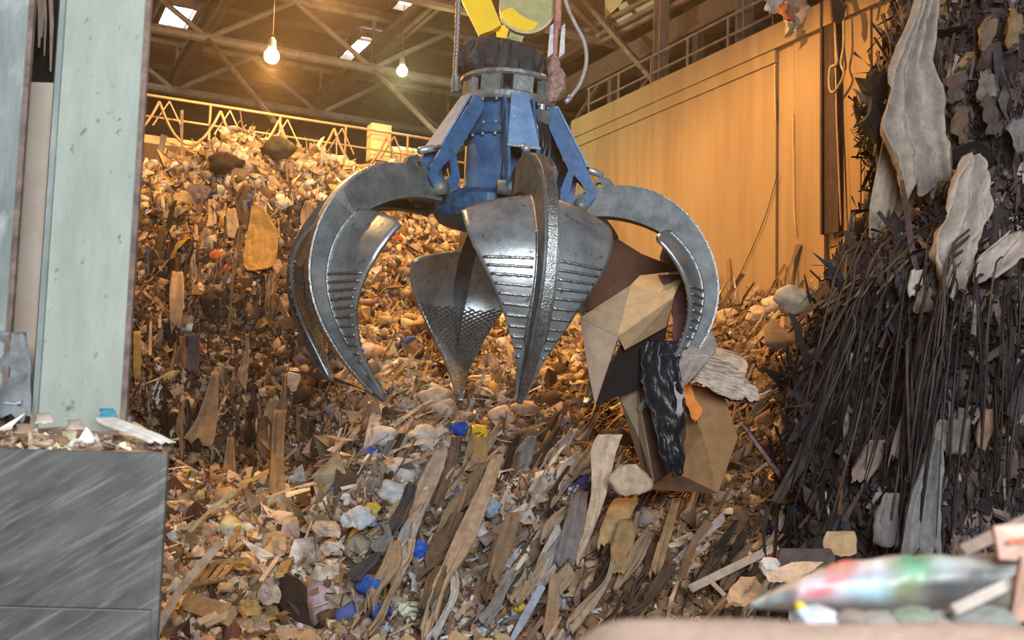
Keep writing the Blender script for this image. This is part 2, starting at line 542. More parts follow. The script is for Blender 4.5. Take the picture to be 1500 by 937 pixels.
def t_stick():
    v = np.array([(x, y, z) for z in (-.5, .5) for y in (-.5, .5) for x in (-.5, .5)], float)
    f = [(0, 2, 3, 1), (4, 5, 7, 6), (0, 1, 5, 4), (1, 3, 7, 5), (3, 2, 6, 7), (2, 0, 4, 6)]
    return v, f
TEMPL = {'flake': t_flake(), 'lump': t_lump(), 'strip': t_strip(), 'stick': t_stick()}

def norm(a):
    return a / (np.linalg.norm(a, axis=-1, keepdims=True) + 1e-9)

def scraps(kind, pos, nor, along, size, col):
    """pos,nor,along (n,3); size (n,3): width, length, height -> verts, faces, colours"""
    tv, tf = TEMPL[kind]
    n, k = len(pos), len(tv)
    V = np.repeat(tv[None], n, 0).copy()
    if kind == 'flake':
        V[:, :, 2] += rng.normal(0, 0.34, (n, k))
        V[:, :, :2] += rng.normal(0, 0.19, (n, k, 2))
        bend = rng.normal(0, 0.8, (n, 1))
        V[:, :, 2] += bend * V[:, :, 0] ** 2 + rng.normal(0, .5, (n, 1)) * V[:, :, 1] ** 2
    elif kind == 'lump':
        V *= 1 + rng.normal(0, 0.26, (n, k, 1))
        V += rng.normal(0, 0.05, (n, k, 3))
    elif kind == 'strip':
        ph = rng.uniform(0, 6.28, (n, 1))
        V[:, :, 0] += 0.35 * np.sin(ph + V[:, :, 1] * rng.uniform(2, 7, (n, 1)))
        V[:, :, 2] += 0.5 * np.sin(ph * 1.7 + V[:, :, 1] * rng.uniform(2, 8, (n, 1)))
        V[:, :, 0] *= 1 - 0.5 * np.clip(V[:, :, 1] * rng.choice([-1, 1], (n, 1)), -.2, 1)
        V[:, :, :] += rng.normal(0, 0.10, (n, k, 3)) * np.array([1, .1, 1.5])
    V = V * size[:, None, :]
    Z = norm(nor)
    Yv = norm(along - Z * (along * Z).sum(1, keepdims=True))
    X = np.cross(Yv, Z)
    M = np.stack([X, Yv, Z], 1)                       # rows
    W = np.einsum('nki,nij->nkj', V, M) + pos[:, None, :]
    ar = np.array([len(q) for q in tf])
    F = np.array(tf)[None] + (np.arange(n) * k)[:, None, None]
    Cc = np.repeat(col[:, None, :], k, 1)
    return W.reshape(-1, 3), F.reshape(-1, F.shape[2]), Cc.reshape(-1, 3)

def bulk_mesh(name, chunks, m):
    V = inside(np.concatenate([c[0] for c in chunks]), 0.015)
    cols_ = np.concatenate([c[2] for c in chunks])
    loops, starts, tot, o = [], [], 0, 0
    for v, f, c in chunks:
        loops.append((f + o).ravel())
        kk = f.shape[1]
        starts.append(np.arange(len(f)) * kk + tot)
        tot += f.size
        o += len(v)
    loops = np.concatenate(loops); starts = np.concatenate(starts)
    me = bpy.data.meshes.new(name)
    me.vertices.add(len(V)); me.vertices.foreach_set('co', V.astype(np.float32).ravel())
    me.loops.add(len(loops)); me.loops.foreach_set('vertex_index', loops.astype(np.int32))
    me.polygons.add(len(starts)); me.polygons.foreach_set('loop_start', starts.astype(np.int32))
    me.update(calc_edges=True)
    at_ = me.color_attributes.new('Col', 'FLOAT_COLOR', 'POINT')
    at_.data.foreach_set('color', np.concatenate([cols_, np.ones((len(cols_), 1))], 1).astype(np.float32).ravel())
    me.materials.append(m)
    sm = np.concatenate([np.full(len(c[1]), c[1].shape[1] == 3 or rng.random() < .5) for c in chunks])
    me.polygons.foreach_set('use_smooth', sm)
    return me

PAL = {
    'warm': [((.46, .33, .20), 5), ((.30, .19, .105), 6), ((.17, .10, .055), 6), ((.07, .042, .027), 8), ((.62, .48, .33), 2.2), ((.72, .64, .54), .7), ((.24, .22, .21), .8), ((.52, .33, .10), .7), ((.10, .10, .14), .4), ((.45, .09, .05), .12), ((.05, .09, .33), .12)],
    'cream': [((.62, .50, .34), 5), ((.75, .66, .52), 4), ((.45, .32, .19), 4), ((.24, .15, .08), 3), ((.10, .06, .04), 2), ((.80, .76, .70), 1.5), ((.60, .40, .10), .6), ((.35, .33, .34), .6)],
    'grey': [((.33, .27, .22), 5), ((.52, .45, .38), 3.5), ((.64, .60, .56), 2), ((.22, .15, .10), 5), ((.11, .075, .05), 4), ((.40, .29, .18), 4), ((.34, .40, .48), 1.2), ((.06, .12, .42), .25), ((.60, .44, .08), .2)],
    'brown': [((.27, .17, .095), 6), ((.17, .105, .058), 6), ((.085, .052, .032), 5), ((.40, .27, .16), 4), ((.56, .44, .31), 2), ((.34, .28, .25), 1.4), ((.66, .60, .53), .7)],
    'dark': [((.035, .028, .028), 6), ((.065, .048, .046), 6), ((.11, .078, .07), 4), ((.17, .12, .10), 2), ((.27, .21, .18), 1.1), ((.46, .41, .38), .5), ((.055, .06, .08), 1.5), ((.25, .14, .06), .5)],
}
def pal(name, n):
    c = np.array([p[0] for p in PAL[name]]); wt = np.array([p[1] for p in PAL[name]]); wt = wt / wt.sum()
    q = c[rng.choice(len(c), n, p=wt)]
    return np.clip(q * rng.lognormal(0, 0.22, (n, 1)) * rng.normal(1, .05, (n, 3)), 0.004, 0.9)

def sample(P, n):
    a, b, c, d = P[:-1, :-1], P[:-1, 1:], P[1:, 1:], P[1:, :-1]
    nn = np.cross(c - a, d - b)
    area = np.linalg.norm(nn, axis=2).ravel() * .5
    # only the side that faces the hall opening is strewn
    idx = rng.choice(area.size, n, p=area / area.sum())
    u, v = rng.random((n, 1)), rng.random((n, 1))
    A, B, Cc, D = (q.reshape(-1, 3)[idx] for q in (a, b, c, d))
    p = A * (1 - u) * (1 - v) + B * u * (1 - v) + Cc * u * v + D * (1 - u) * v
    nr = norm(nn.reshape(-1, 3)[idx])
    nr *= np.sign((nr * (np.array(CAM) - p)).sum(1, keepdims=True))
    return p, nr

def to_px(p):
    q = p - np.array(CAM)
    f = q @ np.array(Fw)
    return 750 + FPX * (q @ np.array(Rt)) / f, 468.5 - FPX * (q @ np.array(Up)) / f

def zone_of(x, y):
    z = np.full(len(x), 4)                                   # 4 brown slope to the right
    z[(x < 520)] = 0                                         # 0 tall face
    z[(x < 560) & (y < 300)] = 1                             # 1 top under the lamps, its lit look put into paler scraps
    z[(x >= 505) & (x < 900) & (y < 590)] = 2                # 2 loose slope behind the grab
    z[(x >= 470 + (y - 600) * -0.05) & (x < 850) & (y >= 575)] = 3   # 3 grey-brown slope below the grab
    z[(x < 500) & (y > 700 + np.maximum(0, x - 430) * 0.4)] = 5      # 5 gully floor
    return z

DOWN = np.array([0, 0, -1.0])
def jitter(v, s):
    return v + rng.normal(0, s, v.shape)

def strew(zname, p, nr, palette, mix, along, base, lift=0.04, tilt=0.5):
    n = len(p)
    ks = list(mix); pr = np.array([mix[k] for k in ks]); pr = pr / pr.sum()
    ch = rng.choice(len(ks), n, p=pr)
    chunks = []
    for i, k in enumerate(ks):
        s = ch == i
        m = int(s.sum())
        if not m: continue
        c = pal(palette, m)
        sz = rng.lognormal(math.log(base), 0.45, (m, 1))
        al_ = np.repeat(np.array(along)[None], m, 0)
        if k == 'flake':
            size = np.hstack([sz * rng.uniform(.6, 1.3, (m, 1)), sz * rng.uniform(.6, 1.3, (m, 1)), sz * .8])
            N = norm(jitter(nr[s], tilt * 1.1)); al_ = jitter(al_, 1.0)
        elif k == 'lump':
            size = np.hstack([sz * rng.uniform(.6, 1.2, (m, 1)), sz * rng.uniform(.6, 1.3, (m, 1)), sz * rng.uniform(.4, .9, (m, 1))])
            N = norm(jitter(nr[s], tilt)); al_ = jitter(al_, 1.0)
        elif k == 'strip':
            size = np.hstack([sz * rng.uniform(.10, .38, (m, 1)), sz * rng.uniform(2.0, 8.0, (m, 1)), sz * .5])
            N = norm(jitter(nr[s], tilt * .5)); al_ = jitter(al_, 0.22)
        else:
            size = np.hstack([sz * rng.uniform(.06, .16, (m, 1)), sz * rng.uniform(2.0, 6.0, (m, 1)), sz * rng.uniform(.05, .12, (m, 1))])
            N = norm(jitter(nr[s], tilt * .6)); al_ = jitter(al_, 0.45)
        pos = p[s] + nr[s] * (lift * rng.uniform(0.0, 2.2, (m, 1)))
        chunks.append(scraps(k, pos, N, al_, size, c))
    return chunks

pG, nG = sample(PG, 125000)
xG, yG = to_px(pG)
zG = zone_of(xG, yG)
ZONES = [
    ('tall_face_scraps', 'warm', dict(flake=.27, lump=.58, strip=.14, stick=.01), (0.02, 0, -1), .105, 'countless brown scraps packed into the tall refuse face'),
    ('crest_scraps', 'cream', dict(flake=.26, lump=.69, strip=.04, stick=.01), (0.1, 0, -1), .13, 'pale lumps and paper scraps along the crest under the walkway'),
    ('back_slope_scraps', 'cream', dict(flake=.28, lump=.65, strip=.06, stick=.01), (-.35, 0, -1), .115, 'small tan scraps strewn over slope behind the grab'),
    ('grey_slope_scraps', 'grey', dict(flake=.24, lump=.57, strip=.18, stick=.01), (-.62, -.2, -.75), .105, 'grey and brown shreds dragged down slope under the grab'),
    ('brown_slope_scraps', 'brown', dict(flake=.22, lump=.50, strip=.27, stick=.01), (-.62, -.2, -.75), .105, 'brown shreds and fibres dragged down slope below side wall'),
    ('gully_scraps', 'cream', dict(flake=.34, lump=.59, strip=.05, stick=.02), (-.8, -.4, -.2), .125, 'loose cream and brown scraps lying in the gully')]
for i, (nm, pl, mx, al_, bs, lab) in enumerate(ZONES):
    s = zG == i
    ch = strew(nm, pG[s], nG[s], pl, mx, al_, bs)
    tag(link(nm, bulk_mesh(nm, ch, SCRAP)), lab, 'scraps', None, 'stuff')
pR_, nR_ = sample(PR, 46000)
ch = strew('heap', pR_, nR_, 'dark', dict(flake=.36, lump=.16, strip=.42, stick=.06), (-.08, 0, -1), .095)
tag(link('dark_heap_scraps', bulk_mesh('dark_heap_scraps', ch, SCRAPD)), 'dark shreds and scraps covering the overhanging heap', 'scraps', None, 'stuff')

# ================================================================== LEFT: LEDGE AND COLUMNS
LEDGE_TOP = EYE - 0.235
sideU = Vector((-math.sin(YAW), math.cos(YAW), 0))           # receding direction of the ledge's end
LFX = -1.655
ledge_plan = [(-4.2, 5.0), (LFX, 5.0), (LFX + sideU.x * 2.4, 5 + sideU.y * 2.4), (-4.2, 5 + sideU.y * 2.4)]
ledge = struct('trim_1', *prism_vf(ledge_plan, 0, LEDGE_TOP - 0.004), concrete_g)
seam = EYE - (883 - 588) / 1500 * 5.0
for z0, z1, th in ((0.0, seam - 0.004, 0.012), (seam + 0.004, LEDGE_TOP, 0.02)):
    v, f = box_vf((-4.2, 5.0 - th, z0), (4.2 + LFX, 0, 0), (0, th - 0.001, 0), (0, 0, z1 - z0))
    o = link('wear_plate', mesh('wear_plate', v, f, wear_m), ledge)
    o.modifiers.new('b', 'BEVEL').width = 0.006
v, f = bar_vf((LFX, 4.985, 0), (LFX, 4.985, LEDGE_TOP), 0.03, 0.03)
link('corner_bead', mesh('corner_bead', v, f, wear_m), ledge)

CY = 6.0
def colx(x): return (at(x, 300, CY)).x
def column(name, label, x0, x1, m):
    X0, X1 = colx(x0), colx(x1)
    z0, z1 = LEDGE_TOP - 0.02, EYE + 5.5
    t = thing(name, label, 'column', ((X0 + X1) / 2, CY + .2, z0))
    sk = sideU * 0.55
    plan = [(X0, CY), (X1, CY), (X1 + sk.x, CY + sk.y), (X0 + sk.x, CY + sk.y)]
    part('shaft', *prism_vf(plan, z0, z1), m, t)
    for X in (X0 + 0.012, X1 - 0.012):
        e = part('edge_angle', *box_vf((X - 0.016, CY - 0.022, z0), (0.032, 0, 0), (0, 0.03, 0), (0, 0, z1 - z0)), edge_m if X > X0 + .1 else column_g, t)
    fp = part('foot_plate', *box_vf((X0 - 0.02, CY - 0.03, z0), (X1 - X0 + 0.04, 0, 0), (0, 0.2, 0), (0, 0, 0.03)), edge_m, t)
    return t
column('steel_column', 'pale green painted steel column with scuffed face on the ledge', 71, 204, column_m)
column('steel_column', 'grey green steel column beside the recessed beige panel', -120, 31, column_g)
# recessed panel between the columns
X0, X1 = colx(18), colx(74)
zt = at(60, 95, CY).z
shift = sideU.x / sideU.y
gl, gr = colx(31), colx(71)
single('recess_panel', *prism_vf([(gl + shift * .34 + .004, CY + .34), (gr + shift * .34 - .004, CY + .34), (gr + shift * .38 - .004, CY + .38), (gl + shift * .38 + .004, CY + .38)], LEDGE_TOP, zt), panel_b, 'beige steel panel recessed between two green columns', 'panel')
for k, (x, ytop, yb, wd) in enumerate(((56, -30, 70, .035), (64, -30, 82, .02), (73, -30, 105, .03), (60, -30, 55, .025))):
    p, q = at(x, ytop, CY + .42), at(x + 1, yb, CY + .42)
    mb = tube_vf([p, (p + q) / 2 + Vector((.01, 0, 0)), q], [wd * .5, wd * .45, wd * .2], 6)
    single('hanging_strip', *mb, cmat('dusty_strip', (.34, .25, .19)), 'dusty strip of film hanging in dark gap above beige panel', 'strip', 'strips hanging in the column gap')
single('gap_dark_sheet', *box_vf((X0 - .4, CY + .75, LEDGE_TOP), (X1 - X0 + .3, 0, 0), (0, .04, 0), (0, 0, 6)), black_m, 'black sheet added for the darkness seen through the column gap', 'sheet')  # black sheet added so the open gap reads dark
p = at(193, 625, 6.35)
blk = prism_vf([(p.x - .05, 6.2), (p.x + .045, 6.2), (p.x - .01, 6.4), (p.x - .12, 6.4)], LEDGE_TOP - .05, LEDGE_TOP + .15)
single('concrete_stub', *blk, mat('stub_concrete', (.22, .2, .18), (.36, .33, .3), .9, 0, 8, .4, 40), 'small grey concrete stub behind foot of pale green column', 'block')

# debris along the ledge
n = 900
px_ = rng.uniform(-3.4, LFX - .02, n); py_ = rng.uniform(5.02, 6.35, n)
ok = px_ < LFX + (py_ - 5) * sideU.x / sideU.y - .04
xs_ = px_ - (py_ - CY) * sideU.x / sideU.y                    # position along the column fronts
for c0_, c1_ in ((71, 204), (-120, 31)):
    ok &= ~((py_ > CY - .07) & (xs_ > colx(c0_) - .07) & (xs_ < colx(c1_) + .07))
px_, py_ = px_[ok], py_[ok]; n = len(px_)
hz = LEDGE_TOP + 0.0 + np.clip((py_ - 5.0) / 1.1, 0, 1) * 0.075 * (0.6 + 0.4 * np.sin(px_ * 9)) * rng.random(n)
pp = np.stack([px_, py_, hz + .008], 1)
nn = np.repeat([[0, 0, 1.0]], n, 0)
ch = strew('l', pp, nn, 'cream', dict(flake=.6, lump=.25, strip=.1, stick=.05), (1, .1, 0), .045, lift=.008, tilt=.25)
tag(link('ledge_litter', bulk_mesh('ledge_litter', ch, SCRAP)), 'thin litter of dusty scraps on top of the steel-faced ledge', 'litter', None, 'stuff')
gx, gy = 40, 16
V = []
for j in range(gy):
    for i in range(gx):
        x = -3.6 + (3.6 + LFX - .03) * i / (gx - 1); y = 5.02 + 1.4 * j / (gy - 1)
        x += sideU.x / sideU.y * (y - 5) * (i / (gx - 1))
        h = 0.085 * min(1, (y - 5.0) / .9) + .03 * noise.noise(Vector((x * 4, y * 4, 3)))
        V.append((x, y, LEDGE_TOP - .01 + max(0, h) * (1 if j else 0)))
tag(link('ledge_dirt', mesh('ledge_dirt', V, grid_faces(gx, gy), mat('ledge_dirt', (.24, .14, .09), (.44, .28, .19), .95, 0, 9, .6, 40), True)), 'low drift of brown dirt banked against the column feet', 'dirt', None, 'stuff')

# ================================================================== ITEMS LAID OUT FROM PIXELS
def sheet_item(name, label, cat, rows, col, Y=None, off=0.18, folds=0, amp=0.05, nx=9, sub=4, th=0.012, group=None, crumple=0.02, rough=.8, which='both', spec=.25, seed=0, ragged=.18):
    """rows of (x_left, x_right, y[, Y]); a draped, folded sheet with thickness"""
    A = []
    for r in rows:
        xl, xr, y = r[:3]
        YY = r[3] if len(r) > 3 else (Y if Y is not None else hitY((xl + xr) / 2, y, which) - off - .20 - (.45 if y > 740 and xl < 1180 else 0))
        A.append((xl, xr, y, YY))
    if Y is None:                                # settle smoothly on what it lies on
        ys = [a[3] for a in A]
        lo = min(ys)
        A = [(a[0], a[1], a[2], 0.5 * a[3] + 0.5 * (lo + (sum(ys) / len(ys) - lo) * .6)) for a in A]
    A = np.array(A)
    nrow = (len(A) - 1) * sub + 1
    V = []
    s = Vector((seed * 3.1 + rows[0][0] * .01, 0, seed))
    for j in range(nrow):
        xl, xr, y, YY = catmull(A, j / sub)
        for i in range(nx):
            u = i / (nx - 1)
            jl = .06 * (xr - xl) * noise.noise(Vector((j * .22 + seed, rows[0][0] * .1, 7)))
            jr = .06 * (xr - xl) * noise.noise(Vector((j * .22 + seed, rows[0][0] * .1, 17)))
            hem = ragged * (rows[-1][2] - rows[0][2]) * noise.noise(Vector((u * 5, rows[0][2] * .1, seed + 3))) * (j / (nrow - 1)) ** 3
            p = at(xl + jl + (xr + jr - xl - jl) * u, y + hem, YY)
            q = p * 3.0 + s
            d = amp * (lambda q_: (1 - 2 * abs(math.sin(q_ / 2))) * .75 + .3 * math.sin(q_ * 1.7))((u * folds + .55 * noise.noise(Vector((u * 2.6, j * .10, seed + rows[0][0] * .3)))) * math.pi * 2 + seed) * (.45 + .9 * abs(noise.noise(Vector((u * 4, j * .13, seed + 9))))) if folds else 0
            d += crumple * (noise.noise(q) + .7 * (1 - 2 * abs(noise.noise(q * 2.2))) + .4 * noise.noise(q * 5.5))
            p = p + Vector((0.3 * d, -d, 0.15 * d))
            V.append(p)
    o = single(name, V, grid_faces(nx, nrow), cmat('item_%02d%02d%02d_%d' % (*[int(c * 99) for c in col], int(rough * 10)), col, rough, spec=spec), label, cat, group, cat not in ('paper', 'cardboard', 'board'))
    return solid(o, th)

def board_item(name, label, cat, p0, p1, w, t, col, off=0.15, group=None, Y=None):
    wh = 'R' if p0[0] > 1400 else 'G'
    Y0 = Y[0] if Y else hitY(*p0, wh) - off - .16 - (.45 if p0[1] > 740 else 0)
    Y1 = Y[1] if Y else hitY(*p1, wh) - off - .16 - (.45 if p1[1] > 740 else 0)
    a, b = at(*p0, Y0), at(*p1, Y1)
    v, f = bar_vf(a, b, w, t, up=Vector((0, -1, .5)))
    return single(name, v, f, cmat('wood_%02d%02d%02d' % tuple(int(c * 99) for c in col), col), label, cat, group)

# ---- litter on the ledge
sheet_item('paper_sheet', 'white paper scrap drooping over corner of the steel-faced ledge', 'paper', [(140, 168, 612, 5.3), (150, 195, 622, 5.2), (185, 228, 634, 5.1), (215, 258, 648, 4.97)], (.72, .66, .6), Y=5.2, crumple=.02, th=.004)
sheet_item('plastic_film', 'grey plastic film bunched at foot of grey green column', 'plastic film', [(-5, 40, 490, 6.05), (-5, 44, 530, 6.0), (-8, 46, 570, 5.95), (-10, 48, 612, 5.9)], (.20, .215, .22), Y=6, folds=3, amp=.03, crumple=.1, th=.006)
for k, (x, y, c) in enumerate(((65, 613, (.6, .5, .42)), (110, 622, (.55, .42, .33)), (158, 606, (.08, .3, .42)), (35, 628, (.4, .28, .2)), (20, 585, (.36, .42, .5)))):
    Yk = (5.6, 5.4, 5.8, 5.3, 5.9)[k]
    sheet_item('scrap', ('cream', 'tan', 'teal blue', 'brown', 'pale blue')[k] + ' scrap lying in the dirt on the ledge', 'scrap', [(x - 12, x + 8, y - 7, Yk + .05), (x - 10, x + 13, y, Yk), (x - 14, x + 12, y + 7, Yk - .04)], c, Y=Yk, crumple=.03, th=.005)

# ================================================================== RIGHT HEAP ITEMS
cloth = 'cloths hanging from the dark heap'
sheet_item('hanging_cloth', 'long pale grey sheet hanging in folds beside the side wall', 'cloth', [(1345, 1372, -10), (1318, 1366, 60), (1300, 1372, 130), (1296, 1384, 200), (1312, 1388, 235), (1322, 1384, 278)], (.34, .285, .235), Y=11.0, folds=3.2, amp=.13, nx=44, sub=9, group=cloth)
sheet_item('hanging_cloth', 'short cream cloth tail below the long pale grey sheet', 'cloth', [(1310, 1352, 215), (1312, 1350, 250), (1318, 1348, 275)], (.48, .42, .33), Y=11.15, folds=1.5, amp=.05, group=cloth)
sheet_item('hanging_cloth', 'beige cloth hanging limp below black rag near wall', 'cloth', [(1292, 1310, 205), (1282, 1318, 250), (1272, 1312, 300), (1274, 1290, 345)], (.36, .29, .22), Y=11.5, folds=2, amp=.06, nx=14, group=cloth)
sheet_item('hanging_cloth', 'tan cloth stretched behind the beige hanging cloth', 'cloth', [(1305, 1345, 240), (1300, 1345, 285), (1298, 1325, 325)], (.38, .28, .16), Y=11.75, folds=1, amp=.04, group=cloth)
sheet_item('hanging_cloth', 'pinkish white cloth hanging with ragged lower hem', 'cloth', [(1412, 1432, 228), (1398, 1455, 260), (1382, 1452, 310), (1372, 1438, 350), (1366, 1432, 385), (1388, 1414, 432)], (.38, .315, .265), Y=9.75, folds=2.6, amp=.13, nx=40, sub=9, group=cloth)
sheet_item('hanging_cloth', 'cream rag twisted at end of cable under pinkish cloth', 'cloth', [(1336, 1352, 395), (1330, 1350, 415), (1328, 1342, 434)], (.50, .44, .36), Y=10.0, folds=1, amp=.04, group=cloth)
sheet_item('hanging_cloth', 'white rag lying over the brow of dark heap', 'cloth', [(1478, 1510, 338), (1452, 1512, 358), (1436, 1500, 378), (1432, 1452, 410)], (.40, .33, .28), Y=9.5, folds=2, amp=.10, nx=16, group=cloth)
sheet_item('hanging_cloth', 'grey brown curved cloth strip among the cables', 'cloth', [(1345, 1362, 505), (1332, 1362, 560), (1318, 1348, 610), (1302, 1318, 672)], (.22, .17, .14), Y=9.95, folds=.6, amp=.05, group=cloth)
sheet_item('hanging_cloth', 'grey pleated cloth hanging low on the dark heap', 'cloth', [(1366, 1378, 645), (1348, 1380, 690), (1330, 1374, 740), (1318, 1372, 810)], (.20, .185, .18), Y=9.55, folds=3, amp=.10, nx=20, group=cloth)
sheet_item('hanging_cloth', 'crumpled pale rag left of the grey pleated cloth', 'cloth', [(1290, 1318, 722), (1276, 1316, 760), (1282, 1312, 800)], (.19, .165, .155), Y=9.9, folds=1.5, amp=.06, crumple=.07, group=cloth)
sheet_item('hanging_cloth', 'beige rag bundle in middle of the cable curtain', 'cloth', [(1372, 1410, 615), (1368, 1414, 640), (1378, 1406, 668)], (.22, .17, .14), Y=9.7, folds=1, amp=.06, crumple=.08, group=cloth)
sheet_item('hanging_cloth', 'small pink rag behind the blue black cables', 'cloth', [(1432, 1448, 600), (1428, 1450, 635), (1430, 1444, 660)], (.28, .17, .12), Y=9.45, folds=1, amp=.04, crumple=.06, group=cloth)
sheet_item('hanging_cloth', 'brown cloth low in the cable curtain above the planks', 'cloth', [(1270, 1292, 645), (1258, 1288, 675), (1244, 1268, 705)], (.30, .22, .17), Y=10.4, folds=1, amp=.05, crumple=.06, group=cloth)
for k, (x, y, w_, h_, c, nm) in enumerate([(1440, 60, 26, 50, (.26, .18, .12), 'brown'), (1482, 45, 30, 60, (.36, .24, .12), 'ochre'), (1410, 185, 40, 60, (.20, .13, .09), 'dark brown'),
                                           (1395, 230, 18, 60, (.34, .22, .10), 'mustard'), (1450, 170, 30, 60, (.13, .095, .085), 'charcoal'), (1488, 200, 25, 50, (.30, .27, .25), 'grey'), (1370, 15, 40, 45, (.38, .24, .12), 'golden brown'),
                                           (1337, 365, 14, 16, (.42, .12, .05), 'red'), (1440, 130, 20, 40, (.3, .25, .2), 'taupe'), (1400, 130, 24, 40, (.16, .12, .10), 'umber'), (1475, 390, 20, 30, (.3, .22, .16), 'fawn'), (1310, 420, 20, 40, (.09, .075, .075), 'black'), (1345, 440, 16, 40, (.28, .19, .14), 'russet')]):
    sheet_item('rag', nm + ' rag stuck among dark scraps of the overhanging heap', 'rag', [(x - w_ * .3, x + w_ * .35, y - h_ / 2), (x - w_ * .5, x + w_ * .5, y), (x - w_ * .2, x + w_ * .4, y + h_ / 2)], tuple(q * .62 for q in c), off=.10, folds=1.2, amp=.09, crumple=.12, group='rags in the dark heap', seed=k)
# black shaggy clump on the heap's edge
def lump_item(name, label, cat, x, y, Y, size, col, group=None, squash=(1, 1, 1), seed=0, rough=.85, sub=2, amp=.35, spec=.25):
    bm = bmesh.new()
    bmesh.ops.create_icosphere(bm, subdivisions=sub, radius=1)
    c = at(x, y, Y)
    s = Vector((seed * 7.3, x * .1, y * .1))
    for v in bm.verts:
        d = 1 + amp * .8 * noise.noise(v.co * 1.4 + s) + amp * .55 * (1 - 2 * abs(noise.noise(v.co * 2.3 + s))) + amp * .3 * noise.noise(v.co * 5 + s)
        v.co = Vector((v.co.x * squash[0], v.co.y * squash[1], v.co.z * squash[2])) * d * size + c
    bm.verts.index_update()
    V = [v.co.copy() for v in bm.verts]
    F = [tuple(v.index for v in f.verts) for f in bm.faces]
    bm.free()
    return single(name, V, F, cmat('item_%02d%02d%02d_%d' % (*[int(c_ * 99) for c_ in col], int(rough * 10)), col, rough, spec=spec), label, cat, group, sub > 2)
lump_item('rag_clump', 'shaggy black rag clump clinging to edge of dark heap', 'rag', 1284, 178, 11.9, .16, (.02, .018, .018), squash=(.8, .8, 1.5), seed=3, amp=.6)
lump_item('rag_clump', 'dark brown tuft sticking out above the black rag clump', 'rag', 1284, 125, 12.2, .13, (.05, .032, .024), squash=(.8, .8, 1.3), seed=5, amp=.7)
lump_item('rag_clump', 'black bag wedged above the pinkish white cloth', 'bag', 1425, 232, 10.1, .17, (.012, .012, .014), squash=(1.2, .8, .8), seed=8, rough=.4)

def cable(pts, rad, n=5):
    P = [at(*p) for p in pts]
    A = np.array([tuple(p) for p in P])
    N = 8
    Q = [Vector(catmull(A, t)) for t in np.linspace(0, len(A) - 1, N)]
    return tube_vf(Q, [rad] * (N - 1) + [rad * .6], n)
cab_cols = [(.016, .012, .012), (.030, .021, .019), (.055, .036, .028), (.020, .022, .032)]
cab_m = [cmat('cable_%d' % i, c, .55, .7, 9) for i, c in enumerate(cab_cols)]
dark_cab = MB()
CMARK = [(1337, 365, 'near the red rag'), (1405, 400, 'near the pinkish white cloth'), (1335, 590, 'near the grey brown curved strip'), (1350, 740, 'near the grey pleated cloth'), (1390, 640, 'near the beige rag bundle'), (1440, 630, 'near the small pink rag'), (1465, 510, 'near the jutting slat'), (1268, 675, 'near the low brown cloth'), (1186, 535, 'near the dirty white rag'), (1145, 632, 'near the crumpled cream rag'), (1240, 420, 'near the twigs'), (1215, 790, 'near the tan carton flap'), (1470, 375, 'near the white rag on brow')]
def cnear(pts):
    x, y = pts[-1][:2]
    return min(CMARK, key=lambda q: (q[0] - x) ** 2 + (q[1] - y) ** 2)[2]
for k in range(135):
    # fans of cable that spill over the brow and run down-left, then curtains hanging straight
    kind = random.random()
    if kind < .5:
        x0 = random.uniform(1228, 1400); y0 = random.uniform(365, 560) - (x0 - 1235) * .16
        L = random.uniform(60, 300); sl = -random.uniform(.12, .42) * (1.25 - (x0 - 1235) / 300)
        Y0 = 10.7 - (x0 - 1235) * .006 + random.uniform(-.35, .15)
        pts = [(x0 + 40 * random.random() + 12, y0 - 22 - 18 * random.random(), Y0 + .3), (x0, y0, Y0), (x0 + sl * L * .35 + random.uniform(-14, 14), y0 + L * .4, Y0 - .1), (x0 + sl * L, y0 + L, Y0 + random.uniform(-.15, .25))]
    elif kind < .85:
        x0 = random.uniform(1320, 1520); y0 = random.uniform(380, 560); L = random.uniform(90, 350)
        sl = random.uniform(-.18, .05)
        Y0 = 10.0 - (x0 - 1320) * .004 + random.uniform(-.35, .1)
        pts = [(x0 + 10, y0 - 12, Y0 + .25), (x0, y0, Y0), (x0 + sl * L * .5 + random.uniform(-5, 5), y0 + L * .5, Y0 - .05), (x0 + sl * L, y0 + L, Y0)]
    else:
        x0 = random.uniform(1300, 1500); y0 = random.uniform(0, 260); L = random.uniform(40, 150)
        Y0 = hitY(x0, y0, 'R', 11) - random.uniform(.1, .35)
        dx = random.uniform(-40, 40)
        pts = [(x0, y0, Y0), (x0 + dx * .3, y0 + L * .4, Y0 - .1), (x0 + dx, y0 + L, Y0)]
    r = random.uniform(.005, .013)
    if k < 90 and kind < .85:
        v, f = cable(pts, r * 1.3)
        ci = random.randrange(4)
        if kind < .5:
            single('cable', v, f, cab_m[ci], ('black', 'dark brown', 'brown', 'blue black')[ci] + ' cable trailing from the heap brow ' + cnear(pts), 'cable', 'cables trailing from the dark heap', True)
        else:
            single('cable', v, f, cab_m[ci], ('black', 'dark brown', 'brown', 'blue black')[ci] + ' cable hanging straight in curtain ' + cnear(pts), 'cable', 'cables hanging in the curtain', True)
    else:
        dark_cab.add(cable(pts, r))
tag(link('cable_tangle', mesh('cable_tangle', dark_cab.v, dark_cab.f, cab_m[0], True)), 'tangle of thin dark cables draped over the overhanging heap', 'cables', None, 'stuff')
